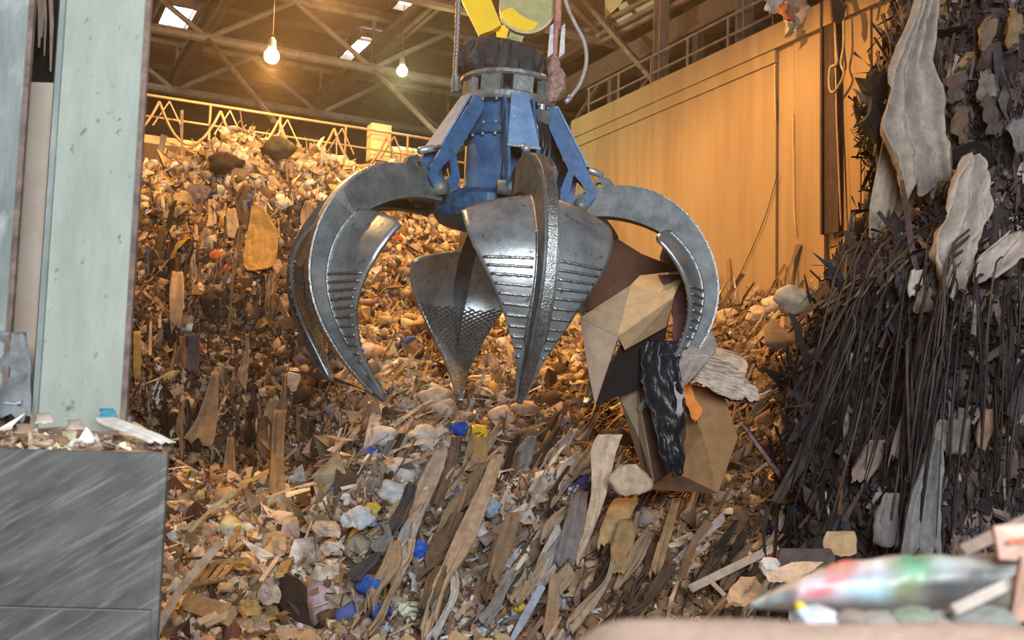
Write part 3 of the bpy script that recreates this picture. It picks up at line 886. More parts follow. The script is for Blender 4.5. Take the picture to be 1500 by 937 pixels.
# brushwood twigs on the brow
for k in range(46):
    x0 = random.uniform(1215, 1345); y0 = 428 - (x0 - 1215) * .42 + random.uniform(-14, 20)
    L = random.uniform(30, 70)
    a = random.uniform(R(22), R(55))
    Y0 = 11.0 - (x0 - 1215) * .006 + random.uniform(-.3, .2)
    v, f = cable([(x0 + L * .55 * math.cos(a), y0 - L * .55 * math.sin(a), Y0 + .2), (x0, y0, Y0), (x0 - L * .45 * math.cos(a), y0 + L * .5 * math.sin(a), Y0 - .05)], random.uniform(.008, .016))
    ti = random.randrange(3)
    single('twig', v, f, (cmat('twig_a', (.16, .10, .06)), cmat('twig_b', (.09, .055, .038)), cmat('twig_c', (.22, .14, .085)))[ti], ('short ' if L < 45 else 'long ') + ('brown', 'dark brown', 'tan')[ti] + ' twig on the heap brow ' + ('beside the red rag' if x0 > 1300 else 'between red rag and wall' if x0 > 1255 else 'hard by the side wall'), 'twig', 'twigs on the heap brow')

# ================================================================== SIDE WALL DETAILS
gx0 = hall(side_a(1208), 0.02, 0); gx1 = hall(side_a(1232), 0.02, 0)
zb = on_side(1220, 342).z
v, f = box_vf((gx0.x, gx0.y, zb), gx1 - gx0, HV * .05, (0, 0, WALL_TOP - zb))
t = thing('guide_rail', 'dark rusted vertical steel guide fixed to the concrete wall', 'steel guide', (gx0 + gx1) / 2 + Vector((0, 0, zb)))
part('web', v, f, rust_m, t)
for g in (gx0, gx1):
    part('flange', *box_vf((g.x, g.y, zb), (gx1 - gx0) * .12, HV * .11, (0, 0, WALL_TOP - zb)), rust_m, t)
strap_m = cmat('strap', (.48, .34, .2))
def wall_line(name, label, cat, pts, r, m, off=.12, group=None):
    P = np.array([tuple(on_side(x, y, off)) for x, y in pts])
    N = len(pts) * 5
    Q = [Vector(catmull(P, t_)) for t_ in np.linspace(0, len(P) - 1, N)]
    return single(name, *tube_vf(Q, r, 6), m, label, cat, group, True)
wall_line('rope', 'tan rope hanging with a loop beside the rusted guide', 'rope', [(1222, -15), (1224, 60), (1226, 92), (1216, 100), (1215, 128), (1222, 134), (1236, 110), (1232, 92), (1236, 60), (1234, -15)], .028, strap_m, .2)
wall_line('rope', 'long tan rope trailing down edge of the rusted guide', 'rope', [(1223, -15), (1225, 150), (1228, 230), (1232, 330)], .02, strap_m, .16)
wall_line('wire', 'thin dark wire arched across the wall above the waste', 'wire', [(1140, 250), (1120, 320), (1085, 400), (1058, 455)], .010, black_m, .05)
wall_line('wire', 'thin dark wire loop standing at foot of wall', 'wire', [(1128, 455), (1132, 420), (1139, 408), (1146, 420), (1148, 440)], .018, steel_dark, .3)
wall_line('wire', 'thin dark wire dropping beside the black rag clump', 'wire', [(1261, 200), (1261, 280), (1260, 350)], .015, black_m, .08)
wall_line('drip_streak', 'pale dried drip ridge in narrow wall joint', 'drip', [(1161, 165), (1162, 220), (1163, 300), (1166, 345)], .014, cmat('drip', (.75, .52, .25)), .03)
wall_line('drip_streak', 'short pale dried drip below the wall joint top', 'drip', [(1135, 95), (1135, 130), (1136, 175)], .016, cmat('drip', (.75, .52, .25)), .03)
sheet_item('plastic_bag', 'white plastic bag caught on top edge of the side wall', 'bag', [(1122, 1150, -8, 22.2), (1119, 1148, 8, 22.1), (1122, 1140, 22, 22.1)], (.66, .60, .58), Y=22, folds=1, amp=.1, crumple=.15)
sheet_item('rag', 'ragged white and tan sack draped over the wall edge', 'sack', [(1150, 1184, -8, 21.9), (1146, 1182, 15, 21.6), (1148, 1176, 35, 21.6), (1149, 1160, 52, 21.6)], (.55, .42, .30), Y=21.8, folds=1, amp=.1, crumple=.15)
sheet_item('rag', 'orange red rag between bag and sack on the wall edge', 'rag', [(1138, 1152, 8, 21.7), (1140, 1164, 20, 21.5), (1150, 1166, 30, 21.5)], (.62, .20, .10), Y=21.6, crumple=.1)
sheet_item('rag', 'brown black rag hanging over top of rusted guide', 'rag', [(1206, 1240, -12, 20.3), (1208, 1238, 10, 20.1), (1214, 1232, 34, 20.1)], (.14, .08, .05), Y=20.2, folds=1.2, amp=.08, crumple=.1)

# railing, steel frames and gantry above the side wall
def rail_post(name, a, b_, z0, h): pass
t = thing('side_railing', 'brown steel guard railing along top of the side wall', 'railing', hall(6, -.35, WALL_TOP))
for z in (.55, 1.05):
    part('rail', *tube_vf([hall(-.5, -.4, WALL_TOP + z), hall(24, -.4, WALL_TOP + z)], .035, 6), steel_dirty, t)
part('kick_plate', *box_vf(hall(-.5, -.42, WALL_TOP), HU * 24, HV * -.02, (0, 0, .15)), steel_dirty, t)
for i in range(15):
    a = -.4 + i * 1.65
    part('post', *tube_vf([hall(a, -.4, WALL_TOP), hall(a, -.4, WALL_TOP + 1.05)], .04, 6), steel_dirty, t)
for i, x in enumerate((925, 1046)):
    a = side_a(x)
    base = hall(a, -.9, WALL_TOP)
    t = thing('roof_column', ('brown steel roof column with diagonal brace behind side railing', 'slim brown steel roof column nearer to the white bag')[i], 'column', base)
    for s in (-.14, .14):
        part('flange', *box_vf(base + HU * (s - .02) + HV * .16, HU * .04, HV * -.32, (0, 0, ROOF - WALL_TOP)), steel_dirty, t)
    part('web', *box_vf(base - HU * .14, HU * .28, HV * .03, (0, 0, ROOF - WALL_TOP)), steel_dirty, t)
    if i == 0:
        part('brace', *bar_vf(base + Vector((0, 0, .3)), hall(a - 4.5, -.9, WALL_TOP + 4.6), .14, .14), steel_dirty, t)
t = thing('crane_walkway', 'dark steel gantry frame rising behind the side railing', 'gantry', hall(1.5, -1.3, WALL_TOP - 1))
part('girder', *box_vf(hall(-14, -1.6, WALL_TOP + 1.9), HU * 22, HV * -.3, (0, 0, .7)), steel_dark, t)
part('girder_flange', *box_vf(hall(-14, -1.4, WALL_TOP + 1.8), HU * 22, HV * -.7, (0, 0, .1)), steel_dark, t)
for a in (-10, -5.0, -1.2, 3.2):
    part('upright', *box_vf(hall(a, -1.55, WALL_TOP - .5), HU * .22, HV * -.25, (0, 0, 2.6)), steel_dark, t)
for a in (-9.8, -4.9, -1.0):
    part('brace', *bar_vf(hall(a, -1.6, WALL_TOP), hall(a + 3.4, -1.6, WALL_TOP + 1.9), .12, .12), steel_dark, t)
# glazed control cabin window band above the gantry
glass_g = mat('dusty_green_glass', (.34, .42, .30), (.46, .52, .38), .25, 0, 2)
t = thing('cabin_window', 'sloping steel framed window band with dusty green panes', 'window', on_side(915, 22, -2.0))
def cabin(x, y): return on_side(x, y, -1.2)
for q in (((902, 30), (925, 18), (931, 27), (908, 38)), ((930, 14), (957, 0), (963, 8), (938, 22)), ((905, 8), (918, 2), (922, 9), (909, 16))):
    pts = [cabin(*p_) for p_ in q]
    o = part('pane', pts, [(0, 1, 2, 3)], glass_g, t); solid(o, .03)
for (p0, p1) in (((858, 46), (985, -20)), ((866, 58), (1000, -12)), ((880, 62), (1010, -4))):
    part('frame_bar', *bar_vf(cabin(*p0), cabin(*p1), .12, .12), steel_dirty, t)
part('cladding', [cabin(*p_) for p_ in ((886, -30), (935, -30), (905, 10), (886, 28))], [(0, 1, 2, 3)], mat('cabin_cladding', (.50, .38, .22), (.58, .45, .27), .8, 0, 2), t)

# ================================================================== END WALL WALKWAY
t = thing('walkway', 'dusty steel walkway with guard rails along top of end wall', 'walkway', hall(-.3, 8, END_TOP))
part('deck', *box_vf(hall(.25, -.3, END_TOP), HU * -1.4, HV * 30, (0, 0, .12)), rail_m, t)
ZR = END_TOP + .12
for z, r in ((1.12, .035), (.60, .028)):
    part('rail', *tube_vf([hall(.15, -.2, ZR + z), hall(.15, 28, ZR + z)], r, 6), rail_m, t)
part('toe_board', *box_vf(hall(.17, -.2, ZR), HU * -.02, HV * 28, (0, 0, .14)), rail_m, t)
for i in range(16):
    part('post', *tube_vf([hall(.15, i * 1.75 + .4, ZR), hall(.15, i * 1.75 + .4, ZR + 1.12)], .032, 6), rail_m, t)
for i in range(9):                                            # trestle brackets that carry the festoon cable
    b_ = 3.2 + i * 1.45
    mb = MB().add(bar_vf(hall(.3, b_ - .35, ZR + .35), hall(.3, b_, ZR + 1.0), .03, .03)).add(bar_vf(hall(.3, b_ + .35, ZR + .35), hall(.3, b_, ZR + 1.0), .03, .03))
    part('trestle', mb.v, mb.f, rail_m, t)
for i in range(9):                                            # festoon loops
    b0 = 2.0 + i * 1.45
    P = [hall(.42, b0 + 1.45 * u, ZR + .92 - 0.95 * (1 - (2 * u - 1) ** 2)) for u in np.linspace(0, 1, 12)]
    single('festoon_cable', *tube_vf(P, .035, 6), mat('festoon', (.20, .13, .08), (.32, .22, .13), .7, 0, 5), 'dusty supply cable sagging in a loop below walkway rail', 'cable', 'festoon cable loops on the walkway', True)
# dark beam end at left and concrete parapet blocks
a0 = on_end(205, 180, .4); a1 = on_end(273, 190, .4)
bb0 = (a0 - CORNER).dot(HV); bb1 = (a1 - CORNER).dot(HV)
single('steel_beam', *box_vf(hall(.28, bb1, END_TOP - .42), HU * .14, HV * (bb0 - bb1 + 6), (0, 0, .42)), rust_m, 'dark rusted steel beam below the far end of the walkway', 'beam')
single('parapet_beam', *box_vf(hall(.25, .5, END_TOP - .95), HU * .18, HV * (bb1 - .7), (0, 0, .75)), concrete_o, 'yellow lit concrete parapet beam below the walkway', 'beam')
# machinery on the walkway
c = on_end(556, 178, -.3); bq = (c - CORNER).dot(HV)
t = thing('control_box', 'pale yellow electrical cabinet standing on the walkway', 'cabinet', hall(-.3, bq, ZR))
cream_m = mat('cream_enclosure', (.50, .46, .28), (.62, .57, .37), .6, 0, 3)
part('enclosure', *box_vf(hall(-.1, bq - .28, ZR + .4), HU * -.4, HV * .56, (0, 0, 1.0)), cream_m, t)
part('door', *box_vf(hall(-.08, bq - .24, ZR + .45), HU * -.02, HV * .48, (0, 0, .9)), cream_m, t)
part('stand', *box_vf(hall(-.15, bq - .2, ZR), HU * -.3, HV * .4, (0, 0, .4)), steel_dirty, t)
c = on_end(605, 185, -.3); bq = (c - CORNER).dot(HV)
t = thing('winch_motor', 'cream ribbed winch motor lying on the walkway', 'motor', hall(-.3, bq, ZR))
for i in range(7):
    x0 = bq + .62 - i * .2
    P0, P1 = hall(-.4, x0, ZR + .52), hall(-.4, x0 - .17, ZR + .52)
    part('cooling_rib' if i else 'end_cap', *tube_vf([P0, P1], .42 - .04 * (i in (0, 6)), 14), cream_m, t)
part('core', *tube_vf([hall(-.4, bq + .6, ZR + .52), hall(-.4, bq - .7, ZR + .52)], .34, 14), cream_m, t)
part('cradle', *box_vf(hall(-.15, bq - .6, ZR), HU * -.5, HV * 1.2, (0, 0, .2)), steel_dirty, t)

# ================================================================== ROOF STEEL, SKYLIGHTS, LAMPS
CH = EYE + 12.0
def at_z(x, y, z):
    d = ray(x, y); return CAM + d * ((z - CAM.z) / d.z)
n1, n2 = at_z(300, 62, CH), at_z(552, 95, CH)
def hab(p): q = Vector(p) - CORNER; return q.dot(HU), q.dot(HV)
(a1_, b1_), (a2_, b2_) = hab(n1), hab(n2)
A0 = (a1_ + a2_) / 2
step = abs(b1_ - b2_)
for i, da in enumerate((-6.5, 0, 6.5)):                # trusses spanning across the hall
    a = A0 + da
    t = thing('roof_truss', ('dusty tubular roof truss farthest behind the skylights', 'dusty tubular roof truss beneath the two skylights', 'dusty tubular roof truss nearest above the walkway')[i], 'roof truss', hall(a, b1_, CH), 'roof trusses')
    part('bottom_chord', *tube_vf([hall(a, -10, CH), hall(a, 29, CH)], .16, 8), steel_dirty, t)
    part('top_chord', *tube_vf([hall(a, -10, ROOF - .35), hall(a, 29, ROOF - .35)], .12, 8), steel_dirty, t)
    for k in range(-3, 5):
        b0 = b2_ + k * step
        part('diagonal', *tube_vf([hall(a, b0, CH), hall(a, b0 + step / 2, ROOF - .35)], .10, 8), steel_dirty, t)
        part('diagonal', *tube_vf([hall(a, b0 + step / 2, ROOF - .35), hall(a, b0 + step, CH)], .10, 8), steel_dirty, t)
        part('hanger', *tube_vf([hall(a, b0, CH), hall(a, b0, ROOF - .35)], .06, 6), steel_dirty, t)
        if i == 1:
            part('knee_brace', *tube_vf([hall(a, b0, CH), hall(a + 4.2, b0 - 1.3, CH - 3.6)], .09, 8), steel_dirty, t)
for k in range(-2, 4):                                  # deep dark beams running the length of the hall
    b0 = b2_ + k * step
    t = thing('roof_beam', 'deep dark steel beam running lengthwise under the roof', 'beam', hall(A0, b0, CH + .3), 'lengthwise roof beams')
    part('web', *box_vf(hall(A0 - 16, b0 - .02, CH + .2), HU * 30, HV * .05, (0, 0, .6)), steel_dark, t)
    part('bottom_flange', *box_vf(hall(A0 - 16, b0 - .18, CH + .2), HU * 30, HV * .36, (0, 0, .06)), steel_dark, t)
    part('top_flange', *box_vf(hall(A0 - 16, b0 - .18, CH + .8), HU * 30, HV * .36, (0, 0, .06)), steel_dark, t)
sky_e = emat('skylight_pane', (.86, .95, 1.0), 9.0)
def skylight(x0, y0, x1, y1, label):
    c = at_z((x0 + x1) / 2, (y0 + y1) / 2, ROOF - .1)
    a, b_ = hab(c)
    q0, q1 = hab(at_z(x0, (y0 + y1) / 2, ROOF - .1)), hab(at_z(x1, (y0 + y1) / 2, ROOF - .1))
    r0, r1 = hab(at_z((x0 + x1) / 2, y0, ROOF - .1)), hab(at_z((x0 + x1) / 2, y1, ROOF - .1))
    hb, ha = abs(q0[1] - q1[1]) / 2, abs(r0[0] - r1[0]) / 2
    t = thing('skylight', label, 'skylight', hall(a, b_, ROOF - .3), 'skylights')
    for s in (0, 1):
        part('pane', *box_vf(hall(a - ha, b_ - hb + s * hb + .03, ROOF - .12), HU * 2 * ha, HV * (hb - .06), (0, 0, .03)), sky_e, t)
    for s in (-1, 1):
        part('frame', *box_vf(hall(a - ha - .1, b_ + s * (hb + .06) - .08, ROOF - .35), HU * (2 * ha + .2), HV * .12, (0, 0, .3)), steel_dirty, t)
        part('frame', *box_vf(hall(a + s * (ha + .06) - .06, b_ - hb - .1, ROOF - .35), HU * .12, HV * (2 * hb + .2), (0, 0, .3)), steel_dirty, t)
skylight(234, 0, 280, 42, 'bright square skylight above the far end of the walkway')
skylight(508, 46, 562, 84, 'bright skylight beside the deep roof beam')
skylight(578, -12, 632, 9, 'bright skylight higher up past the deep roof beam')

def lamp(name, label, p, col, power, size=.22, glow=60, shaded=False):
    t = thing(name, label, 'lamp', p, 'high-bay lamps')
    em = emat('lamp_glow_%d' % len(bpy.data.materials), col, glow)
    v, f = lathe_vf([(size * math.sin(q_), -size * math.cos(q_)) for q_ in np.linspace(.08, 2.7, 12)], 20, p)
    part('globe', v, f, em, t, True)
    v, f = lathe_vf([(size * .55, 0.0), (size * .6, .06), (size * .5, .22), (size * .2, .3)], 20, Vector(p) + Vector((0, 0, size * .85)))
    part('reflector', v, f, galv_m, t, True)
    part('hanger', *tube_vf([Vector(p) + Vector((0, 0, .5)), Vector((p[0], p[1], ROOF - .02))], .014, 6), steel_dark, t)
    L = bpy.data.lights.new(name + '_light', 'SPOT' if shaded else 'POINT')
    L.energy = power; L.color = col; L.shadow_soft_size = .12
    if shaded: L.spot_size = R(165); L.spot_blend = .4
    lo = bpy.data.objects.new(name + '_light', L); C.objects.link(lo)
    lo.parent = t; lo.location = (0, 0, -size - L.shadow_soft_size - .02)
SOD = (1.0, 0.53, 0.18)
lamp('sodium_lamp', 'glowing orange sodium lamp hanging above the walkway', at(398, 82, 23.0), SOD, 1500, .17, 160)
lamp('mercury_lamp', 'pale greenish white lamp hanging below the deep roof beam', at(589, 104, 29.0), (.82, 1.0, .62), 800, .15, 110)
lamp('sodium_lamp', 'orange sodium lamp high between truss and skylight', at(480, -32, 23.0), SOD, 1500, shaded=True)
# further lamps of the same rows, out of the frame
lamp('sodium_lamp', 'orange sodium lamp over middle of the bunker', (1.2, 19.0, EYE + 10.5), SOD, 3700, shaded=True)
lamp('sodium_lamp', 'orange sodium lamp over left half of the bunker', (-7.5, 15.0, EYE + 10.5), SOD, 2900, shaded=True)

# ================================================================== ORANGE-PEEL GRAB
GX, GY = -0.31, 12.8
grab = thing('orange_peel_grab', 'six-tined steel orange-peel grab with blue hydraulic body hanging over waste', 'grab', (GX, GY, EYE))
grab.rotation_euler = (0, R(2.7), 0)
def gpart(name, vf, m, parent=None, smooth=False):
    return link(name, mesh(name, vf[0], vf[1], m, smooth), parent or grab)
HR, HZ = 1.05, 2.62                                    # hinge radius and height
prof = [(-.10, -.02, .26), (.15, .05, .34), (.45, .07, .40), (.80, -.02, .44), (1.16, -.27, .44), (1.43, -.68, .40), (1.54, -1.15, .33), (1.47, -1.62, .26), (1.24, -2.10, .19), (.95, -2.50, .12), (.72, -2.78, .04)]
prof = [(r_, z_ * .90, q_) for (r_, z_, t_), q_ in zip(prof, (.26, .34, .40, .42, .36, .28, .23, .19, .15, .10, .04))]
PA = np.array(prof)
def prof_at(s):                                        # s in 0..len-1 -> r, z, thickness, inward normal
    q = catmull(PA, s)
    e = (catmull(PA, min(s + .02, len(PA) - 1)) - catmull(PA, max(s - .02, 0)))[:2]
    e = e / np.linalg.norm(e)
    nin = np.array([e[1], -e[0]])                      # right of travel = inside of the curl
    return q[0], q[1], q[2], nin
def arm_vf():
    v, f = [], []
    N = 44
    for i in range(N):
        s = (len(PA) - 1) * i / (N - 1)
        r, z, th, nn_ = prof_at(s)
        u = s / (len(PA) - 1)
        wd = 0.115 if u < .75 else 0.115 - (u - .75) * .30
        bo = .68 if u > .4 else 1.0                     # outer face a little narrower lower down
        for (k, t_) in ((-.5, -wd * bo), (-.5, wd * bo), (.5, wd), (.5, -wd)):
            v.append(Vector((r + nn_[0] * th * k, t_, z + nn_[1] * th * k)))
    for i in range(N - 1):
        for k in range(4):
            k2 = (k + 1) % 4
            f.append((4 * i + k, 4 * i + k2, 4 * i + 4 + k2, 4 * i + 4 + k))
    f += [(3, 2, 1, 0), tuple(4 * (N - 1) + k for k in range(4))]
    return v, f
def halfw(s):
    return float(np.interp(s, [3.6, 4.3, 5.0, 5.7, 6.4, 7.1, 7.8, 8.4, 9.0, 9.6, 10], [.80, .82, .80, .73, .61, .45, .29, .165, .10, .06, .025]))
def shell_pt(s, u, side, off=0.0):
    r, z, th, nn_ = prof_at(s)
    t_ = u * halfw(s)
    sag = .26 * t_ * t_ + .08 * t_
    k = th * .36 + off + sag
    return Vector((r + nn_[0] * k, side * t_, z + nn_[1] * k))
def s_top(u): return 3.85 + .22 * u ** 1.4 + .16 * (max(0, u - .86) / .14) ** 2
def shell_vf():
    v, f = [], []
    NU, NV = 29, 36
    for j in range(NV):
        for i in range(NU):
            uu = (i / (NU - 1)) * 2 - 1
            s = s_top(abs(uu)) + (9.95 - s_top(abs(uu))) * j / (NV - 1)
            v.append(shell_pt(s, abs(uu), 1 if uu >= 0 else -1))
    return v, grid_faces(NU, NV)
arm_me = mesh('tine', *arm_vf(), grab_arm)
shell_me = mesh('shell_plate', *shell_vf(), grab_steel, True)
bead_mes = []
for k in range(15):
    s = 6.05 + k * .235
    for side in (-1, 1):
        u0 = min(.9, (.12 / max(halfw(s), .13)) + .02)
        if u0 > .8: continue
        P = [shell_pt(s + .05 * (u_ - .5) + .01 * math.sin(u_ * 40 + k), u_, side, -.032) for u_ in np.linspace(u0, .95, 10)]
        bead_mes.append(mesh('weld_bead', *tube_vf(P, .017, 5), bead_m, True))
mb = MB()                                               # chevron hardfacing inside the lower shell
for side in (-1, 1):
    for k in range(26):
        s0 = 5.7 + k * .17
        P = []
        for u_ in np.linspace(.04, .96, 7):
            s = s0 - 1.0 * (u_ - .5) * .9
            if 6.0 + .1 < s < 9.6: P.append(shell_pt(s, u_, side, .030))
        if len(P) > 2: mb.add(tube_vf(P, .013, 4))
        P = []
        for u_ in np.linspace(.04, .96, 7):
            s = s0 + 1.0 * (u_ - .5) * .9
            if 6.0 + .1 < s < 9.6: P.append(shell_pt(s, u_, side, .030))
        if len(P) > 2: mb.add(tube_vf(P, .010, 4))
hard_me = mesh('hardfacing', mb.v, mb.f, bead_m)
v, f = [], []
spine_me = []
for side in (-1, 1):                                    # weld seams where shell meets arm
    P = [shell_pt(s, min(.95, (.10 if s < 8 else .05) / halfw(s)), side, -.03) for s in np.linspace(3.9, 9.0, 26)]
    spine_me.append(mesh('weld_seam', *tube_vf(P, .022, 5), bead_m, True))
P = []                                                  # wear strip on the outer face
v, f = [], []
for i in range(30):
    s = 2.2 + 7.2 * i / 29
    r, z, th, nn_ = prof_at(s)
    for (o_, t_) in ((-.5 * th, -.055), (-.5 * th, .055), (-.5 * th - .022, .05), (-.5 * th - .022, -.05)):
        v.append(Vector((r + nn_[0] * o_, t_ * (1 if s < 7.5 else 1 - (s - 7.5) * .3), z + nn_[1] * o_)))
for i in range(29):
    for k in range(4):
        k2 = (k + 1) % 4
        f.append((4 * i + k, 4 * i + k2, 4 * i + 4 + k2, 4 * i + 4 + k))
f += [(3, 2, 1, 0), (116, 117, 118, 119)]
wear_me = mesh('wear_strip', v, f, bead_m)
pin_me = mesh('hinge_pin', *tube_vf([(0, -.27, 0), (0, .27, 0)], .085, 16), flange_m, True)
boss_me = mesh('lifting_lug', *plate_vf([(.05, .05), (.12, .30), (.22, .40), (.34, .36), (.50, .12), (.45, -.05)], [[(.20 + .04 * math.cos(a), .28 + .04 * math.sin(a)) for a in np.linspace(0, 6.28, 9)[:-1]]], lambda x, y, t_: Vector((x, t_, y)), .10), grab_arm)

# guards, cheek plates and cylinders around the body
cheek_out = [(.50, 3.74), (.54, 3.86), (.66, 3.84), (1.06, 3.14), (1.20, 2.86), (1.22, 2.72), (1.13, 2.60), (1.0, 2.57), (.80, 2.64), (.78, 2.80), (.86, 3.06)]
cheek_hole = [(.90, 2.80), (.93, 3.00), (1.03, 2.90), (1.10, 2.77), (.99, 2.72)]
cheek_me = mesh('cheek_plate', *plate_vf(cheek_out, [cheek_hole], lambda x, y, t_: Vector((x, t_, y)), .035), blue_m)
gv = []
for (r, z, hw) in ((.565, 3.88, .10), (.66, 3.88, .105), (1.05, 3.20, .185), (1.09, 3.12, .19)):
    gv += [Vector((r, -hw, z)), Vector((r, hw, z))]
gf = [(0, 1, 3, 2), (2, 3, 5, 4), (4, 5, 7, 6)]
guard_me = mesh('cylinder_guard', gv, gf, lblue_m)
rim_me = mesh('guard_rim', *bar_vf((1.09, -.2, 3.12), (1.09, .2, 3.12), .03, .03), flange_m)
cyl_me = mesh('hydraulic_cylinder', *tube_vf([(.55, 0, 3.7), (.98, 0, 3.14)], .085, 14), dblue_m, True)
rod_me = mesh('piston_rod', *tube_vf([(.96, 0, 3.17), (1.27, 0, 3.05)], .045, 12), galv_m, True)

PHI0 = 13.0
twist = {60: 7, 120: 4, -60: -5, -120: 2}
opening = {0: 1, -60: -7, 60: 3, -120: 8, 120: 5, 180: 0}
for da in (0, -60, 60, -120, 120, 180):
    az = R(PHI0 + da + twist.get(da, 0) - 90)
    tn = link('tine', arm_me, grab)
    tn.location = (HR * math.cos(az), HR * math.sin(az), HZ)
    tn.rotation_euler = (0, -R(opening[da]), az)
    tn.rotation_mode = 'XYZ'
    sh = link('shell_plate', shell_me, tn); solid(sh, .045, 0)
    for me in bead_mes: link('weld_bead', me, tn)
    link('hardfacing', hard_me, tn)
    for me in spine_me: link('weld_seam', me, tn)
    link('wear_strip', wear_me, tn)
    link('hinge_pin', pin_me, tn)
    link('lifting_lug', boss_me, tn)
    gd = link('cylinder_guard', guard_me, grab)
    gd.rotation_euler = (0, 0, az)
    solid(gd, .025)
    link('guard_rim', rim_me, gd)
    for s in (-1, 1):
        ck = link('cheek_plate', cheek_me, gd)
        ck.location = (0, s * .175, 0)
    cy = link('hydraulic_cylinder', cyl_me, grab)
    cy.rotation_euler = (0, 0, az)
    link('piston_rod', rod_me, cy)

gpart('body', lathe_vf([(.30, 2.30), (.52, 2.34), (.54, 2.44), (.50, 2.50), (.48, 3.0), (.48, 3.42), (.47, 3.46)], 48), blue_m, None, True)
gpart('hub', lathe_vf([(.52, 2.30), (.78, 2.36), (.84, 2.44), (.84, 2.60), (.76, 2.68), (.49, 2.74)], 36), dblue_m, None, False)
gpart('flange', lathe_vf([(.46, 3.42), (.555, 3.42), (.565, 3.45), (.565, 3.51), (.555, 3.535), (.44, 3.54)], 48), dblue_m, None, False)
gpart('neck', lathe_vf([(.44, 3.5), (.45, 3.6), (.45, 3.84), (.44, 3.9)], 48), blue_m, None, True)
gpart('slewing_ring', lathe_vf([(.44, 3.84), (.61, 3.84), (.625, 3.87), (.625, 3.93), (.60, 3.95), (.40, 3.95)], 48), flange_m, None, False)
gpart('top_ring', lathe_vf([(.36, 4.14), (.60, 4.14), (.63, 4.16), (.63, 4.20), (.60, 4.22), (.30, 4.22)], 48), flange_m, None, False)
gpart('swivel_core', lathe_vf([(.34, 3.94), (.34, 4.15)], 30), black_m, None, True)
for k in range(9):
    a = R(k * 40 + 8)
    d = Vector((math.cos(a), math.sin(a), 0)); tt = Vector((-d.y, d.x, 0))
    gpart('lantern_post', box_vf(d * .50 - tt * .13 + Vector((0, 0, 3.94)), d * .09, tt * .26, (0, 0, .21)), flange_m)
for k in range(20):
    a = R(k * 18 + 5)
    d = Vector((math.cos(a), math.sin(a), 0))
    gpart('flange_bolt', tube_vf([d * .53 + Vector((0, 0, 3.39)), d * .53 + Vector((0, 0, 3.565))], .022, 6), flange_m)
    gpart('ring_bolt', tube_vf([d * .59 + Vector((0, 0, 3.81)), d * .59 + Vector((0, 0, 3.86))], .02, 6), flange_m)
# hoses and valves between the guards
for k, (a0_, r0, z0, a1__, r1, z1) in enumerate([(38, .50, 3.80, 45, .62, 2.85), (46, .5, 3.75, 40, .66, 2.9), (52, .52, 3.7, 55, .60, 2.8), (28, .5, 3.6, 32, .60, 2.85), (20, .5, 3.4, 24, .66, 2.8), (100, .5, 3.7, 96, .62, 2.9), (-95, .5, 3.7, -99, .62, 2.9)]):
    def pp_(a, r, z):
        a = R(a - 90); return Vector((r * math.cos(a), r * math.sin(a), z))
    P = [pp_(a0_, r0, z0), pp_(a0_ + 3, r0 + .12, z0 - .2), pp_((a0_ + a1__) / 2, max(r0, r1) + .1, (z0 + z1) / 2), pp_(a1__, r1 + .06, z1 + .15), pp_(a1__, r1, z1)]
    A = np.array([tuple(p_) for p_ in P])
    gpart('hydraulic_hose', tube_vf([Vector(catmull(A, u_)) for u_ in np.linspace(0, 4, 14)], .03, 7), black_m, None, True)
for a_, z_ in ((42, 3.35), (40, 3.12), (36, 2.92), (48, 3.6)):
    a = R(a_ - 90); d = Vector((math.cos(a), math.sin(a), 0)); tt = Vector((-d.y, d.x, 0))
    vb = gpart('valve_block', box_vf(d * .46 - tt * .10 + Vector((0, 0, z_)), d * .18, tt * .2, (0, 0, .16)), flange_m if z_ > 3.3 else lblue_m)
    link('valve_cap', mesh('valve_cap', *tube_vf([d * .58 + Vector((0, 0, z_ + .16)), d * .58 + Vector((0, 0, z_ + .24))], .045, 10), galv_m), vb)
# buffer tyre on top of the grab
def tyre_vf():
    pr = [(.26, .06), (.30, .02), (.40, .0), (.48, .02), (.535, .08), (.55, .14), (.55, .32), (.535, .38), (.48, .44), (.40, .46), (.30, .44), (.26, .40)]
    v, f = [], []
    n = 72
    for r, z in pr:
        for k in range(n):
            a = 2 * math.pi * k / n
            rr = r
            if r > .53: rr = r + (.03 if (k // 3 + (1 if z > .23 else 0)) % 2 else -.03)
            v.append(Vector((rr * math.cos(a), rr * math.sin(a), z)))
    m_ = len(pr)
    for i in range(m_):
        for k in range(n):
            k2 = (k + 1) % n
            f.append((i * n + k, i * n + k2, ((i + 1) % m_) * n + k2, ((i + 1) % m_) * n + k))
    return v, f
ty = gpart('buffer_tyre', tyre_vf(), rubber_m)
ty.location = (-.15, 0, 4.21)
ty.rotation_euler = (R(4), R(5), 0)
ty['label'] = 'black rubber buffer tyre with chunky tread'
gpart('tyre_spindle', lathe_vf([(.14, 4.2), (.14, 4.75), (.10, 4.8)], 16), oldyel_m)

